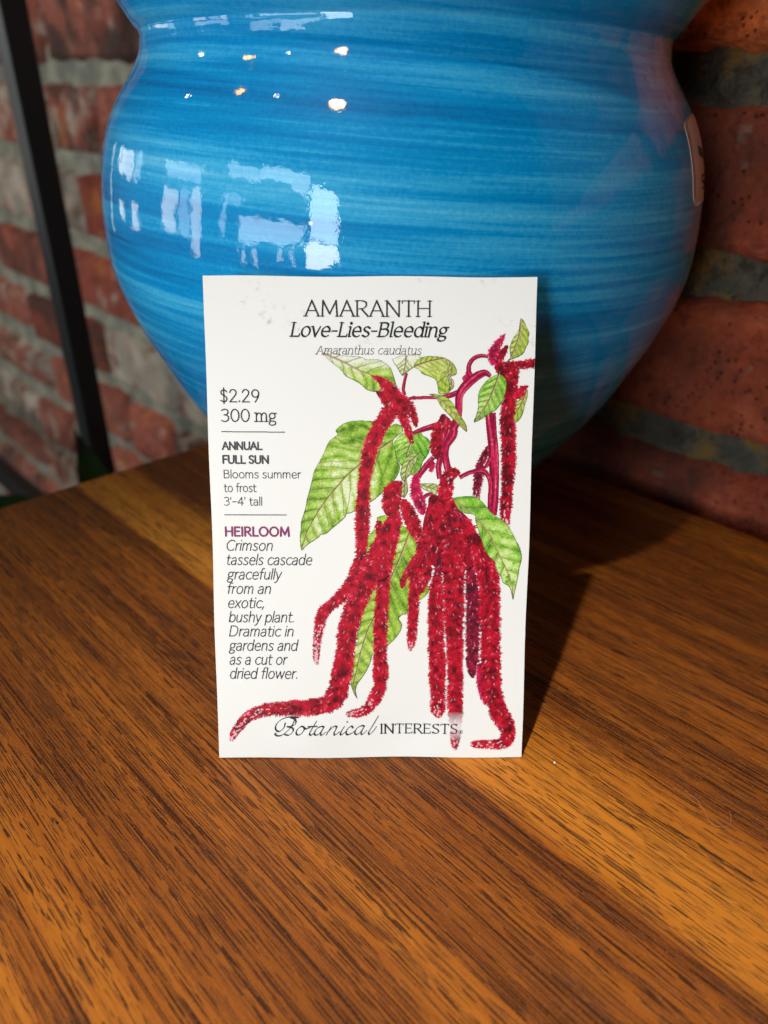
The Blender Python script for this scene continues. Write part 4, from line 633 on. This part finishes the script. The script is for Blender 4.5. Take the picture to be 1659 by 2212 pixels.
STY = { # thick, thin, pen angle, slant, capital height in size units?, serif tables, ink colour, letter gap
 'light': (.13, .13, 0, 0, 0, None, (66, 66, 70), .05), 'italic': (.128, .128, 0, .20, 0, None, (58, 59, 66), .05), 'bold': (.32, .29, 0, 0, 1, None, (44, 44, 48), .06), 'boldplum': (.31, .28, 0, 0, 1, None, (136, 52, 104), .09),
 'slab': (.15, .125, 0, 0, 2, LSER, (44, 44, 50), .05), 'slabitalic': (.10, .09, 0, .20, 0, LSER, (84, 78, 82), .07), 'trajan': (.17, .075, .35, 0, 1, SERIF, (52, 48, 52), .06), 'trajanbold': (.22, .09, .35, 0, 1, SERIF, (40, 42, 44), .12),
 'bolditalic': (.235, .10, .55, .20, 0, 'bi', (34, 32, 36), .07)}
FLAG = .03
def strokes_of(ch, sty):
    thick, thin, pen, slant, mode, ser, _, _ = STY[sty]; adv, spec = GL[ch]; out = []
    for s in filter(None, spec.split(';')):
        k, *v = s.split(); v = list(map(float, v)); P = list(zip(v[::2], v[1::2]))
        if k == 'l': P = [P[0], P[1]]
        elif k == 's': P = crom(P, 6).tolist()
        elif k == 'o':
            (cx, cy), (rx, ry) = P; P = [(cx+rx*math.cos(t), cy+ry*math.sin(t)) for t in np.linspace(0, 2*math.pi, 37)]
        elif k == 'd': out.append(([P[0], P[0]], max(thick*1.35, .16))); continue
        out.append((P, None))
    tabs = SERIF if ser == 'bi' else ser
    sl = .17 if sty.startswith('trajan') else .19
    if tabs:
        lst = list(tabs.get(ch, []))
        if ser == 'bi': lst += ISER.get(ch, [])
        for t in lst:
            x, y = t[:2]; d = t[2] if len(t) > 2 else 0
            out.append(([(x-(sl if d <= 0 else 0), y), (x+(sl if d >= 0 else 0), y)], thin if sty != 'slab' else thick*.85))
    if sty.startswith('trajan') or ser == 'bi':
        for x, y, h in TICK.get(ch, []): out.append(([(x, y), (x+h*.15, y+h)], thin*1.2))
    return adv, out
LP = .05
def ink_mesh(name, strokes, col, parent, off=.00009):
    """strokes in millimetres: (points, widths); becomes one flat mesh of printed ink"""
    xs = np.concatenate([np.array(p)[:, 0] for p, w in strokes]); ys = np.concatenate([np.array(p)[:, 1] for p, w in strokes]); m = 1.0
    x0, y0 = xs.min()-m, ys.min()-m; gw, gh = int((xs.max()+m-x0)/LP), int((ys.max()+m-y0)/LP); cov = np.zeros((gh, gw), bool)
    for P, Wd in strokes:
        for i in range(len(P)-1):
            (ax, ay), (bx_, by_) = P[i], P[i+1]; w = max(Wd[i], Wd[i+1])
            a, b = max(0, int((min(ax, bx_)-w-x0)/LP)), min(gw, int((max(ax, bx_)+w-x0)/LP)+2); c, d = max(0, int((min(ay, by_)-w-y0)/LP)), min(gh, int((max(ay, by_)+w-y0)/LP)+2)
            X, Y = np.meshgrid((np.arange(a, b)+.5)*LP+x0, (np.arange(c, d)+.5)*LP+y0); dx, dy = bx_-ax, by_-ay
            t = np.clip(((X-ax)*dx+(Y-ay)*dy)/(dx*dx+dy*dy+1e-12), 0, 1)
            cov[c:d, a:b] |= np.hypot(X-ax-t*dx, Y-ay-t*dy) < .5*(Wd[i]+(Wd[i+1]-Wd[i])*t)
    V, F = [], []
    for j in range(gh):
        r = np.flatnonzero(np.diff(np.concatenate([[0], cov[j].astype(np.int8), [0]])))
        for a, b in zip(r[::2], r[1::2]):
            while a < b:                          # short runs so the ink follows the paper
                e = min(b, a+40); k = len(V); V += [(a, j), (e, j), (e, j+1), (a, j+1)]; F.append((k, k+1, k+2, k+3)); a = e
    V = np.array(V, float); x, y = V[:, 0]*LP+x0, V[:, 1]*LP+y0
    return mesh(name, on_paper(x, y, off), np.array(F), INK, parent, cols={'ink': np.tile(lin(col), (len(V), 1))})
def set_line(text, sty, x0, x1, b0, b1, size):
    thick, thin, pen, slant, mode, ser, col, gap = STY[sty]; sc = size/(1.42 if mode == 1 else 1.42 if (mode == 2 and text[0] == '$') else 1.0)
    raw = []; cx = 0.0
    for ch in text:
        adv, st_ = strokes_of(ch, sty); small = 1.0
        for P, w in st_: raw.append(([(cx+x+slant*y, y) for x, y in P], w))
        cx += adv+gap
    ax = min(p[0] for P, w in raw for p in P); bx_ = max(p[0] for P, w in raw for p in P); k = (x1-x0)/((bx_-ax)*sc)
    out = []
    for P, w in raw:
        Q = [(x0+(x-ax)*sc*k, (b0+b1)/2+y*sc) for x, y in P]; Wd = []
        for i in range(len(Q)):
            a, b = P[max(i-1, 0)], P[min(i+1, len(P)-1)]; an = math.atan2(b[1]-a[1], b[0]-a[0])
            Wd.append((w if w else (math.hypot(thick*math.sin(an-pen), thin*math.cos(an-pen)) if thick != thin else thick))*sc)
        out.append((Q, Wd))
    return out, col
for name, lines in TEXT:
    S_ = []
    for ln in lines: s_, col = set_line(*ln); S_ += s_
    ink_mesh(name, S_, col, packet)
for r_ in RULES: ink_mesh('divider_line', [(r_, [.20, .20])], (70, 68, 72), packet)
S_ = []
for P in SCRIPT:
    Q = crom(P, 8); W_ = []
    for i in range(len(Q)):
        a, b = Q[max(i-1, 0)], Q[min(i+1, len(Q)-1)]; an = math.atan2(b[1]-a[1], b[0]-a[0]); W_.append(math.hypot(.52*math.sin(an-.75), .15*math.cos(an-.75)))
    S_.append((Q.tolist(), W_))
for P in SCRIPT_DOTS: S_.append(([P, P], [.42, .42]))
(rx, ry, rr), = REG
S_.append(([(rx+rr*math.cos(t), ry+rr*math.sin(t)) for t in np.linspace(0, 2*math.pi, 30)], [.09]*30))
S_ += [([(rx+rr*(x-.5)*.62, ry+rr*(y-.7)*.72) for x, y in P], [.10]*len(P)) for P in ([(.17, 1.42), (.17, 0)], crom([(.17, 1.42), (.6, 1.42), (.9, 1.2), (.8, .8), (.17, .68)], 5).tolist(), [(.52, .68), (1., 0)])]
ink_mesh('script_lettering', S_, (42, 44, 46), packet)
# ------------------------------------------------------------------ small things lying on the table
def tube(name, P, r, mat):
    P = [Vector(p_) for p_ in P]; V, F = [], []; k = 6
    for i, c in enumerate(P):
        d = (P[min(i+1, len(P)-1)]-P[max(i-1, 0)]).normalized(); s = d.cross(Vector((0, 0, 1))).normalized(); t = s.cross(d); rr_ = r*(1 if i not in (0, len(P)-1) else .3)
        for j in range(k): V.append(c+s*rr_*math.cos(j*2*math.pi/k)+t*rr_*math.sin(j*2*math.pi/k))
    for i in range(len(P)-1):
        for j in range(k): F.append((i*k+j, i*k+(j+1) % k, (i+1)*k+(j+1) % k, (i+1)*k+j))
    return mesh(name, V, F, mat, smooth=True)
HP = [(.0775,.1332),(.0792,.1309),(.0798,.1296),(.0808,.1289),(.0813,.1269),(.0816,.1252),(.0815,.1238),(.0816,.122),(.0825,.1208),(.0842,.1201),(.086,.1206),(.0872,.1222),(.0879,.1243),(.0878,.125)]
hair = tube('hair_strand', crom([(x, y, .0001+.00025*math.sin(i*.8)**2) for i, (x, y) in enumerate(HP)], 6).tolist(), .000035, HAIRM)
tag(hair, 'thin pale curled hair lying on the table to the right of the seed packet', 'hair')
def crumb(loc, s, mat, label):
    bm = bmesh.new(); bmesh.ops.create_icosphere(bm, subdivisions=2, radius=1.0)
    rr_ = random.Random(int(loc[0]*1e5))
    for v in bm.verts: v.co *= rr_.uniform(.8, 1.15); v.co = Vector((v.co.x*s, v.co.y*s*.7, max(v.co.z, -.6)*s*.55))
    o = bm_obj('crumb', bm, mat, None, True); o.location = (loc[0], loc[1], s*.33); o.rotation_euler.z = loc[0]*90; return tag(o, label, 'crumb')
crumb((.04683, .1403), .00042, SPECK, 'tiny white crumb on the table just right of the packet foot')
crumb((-.08044, .1202), .00042, DSPECK, 'tiny dark crumb on the table left of the packet')
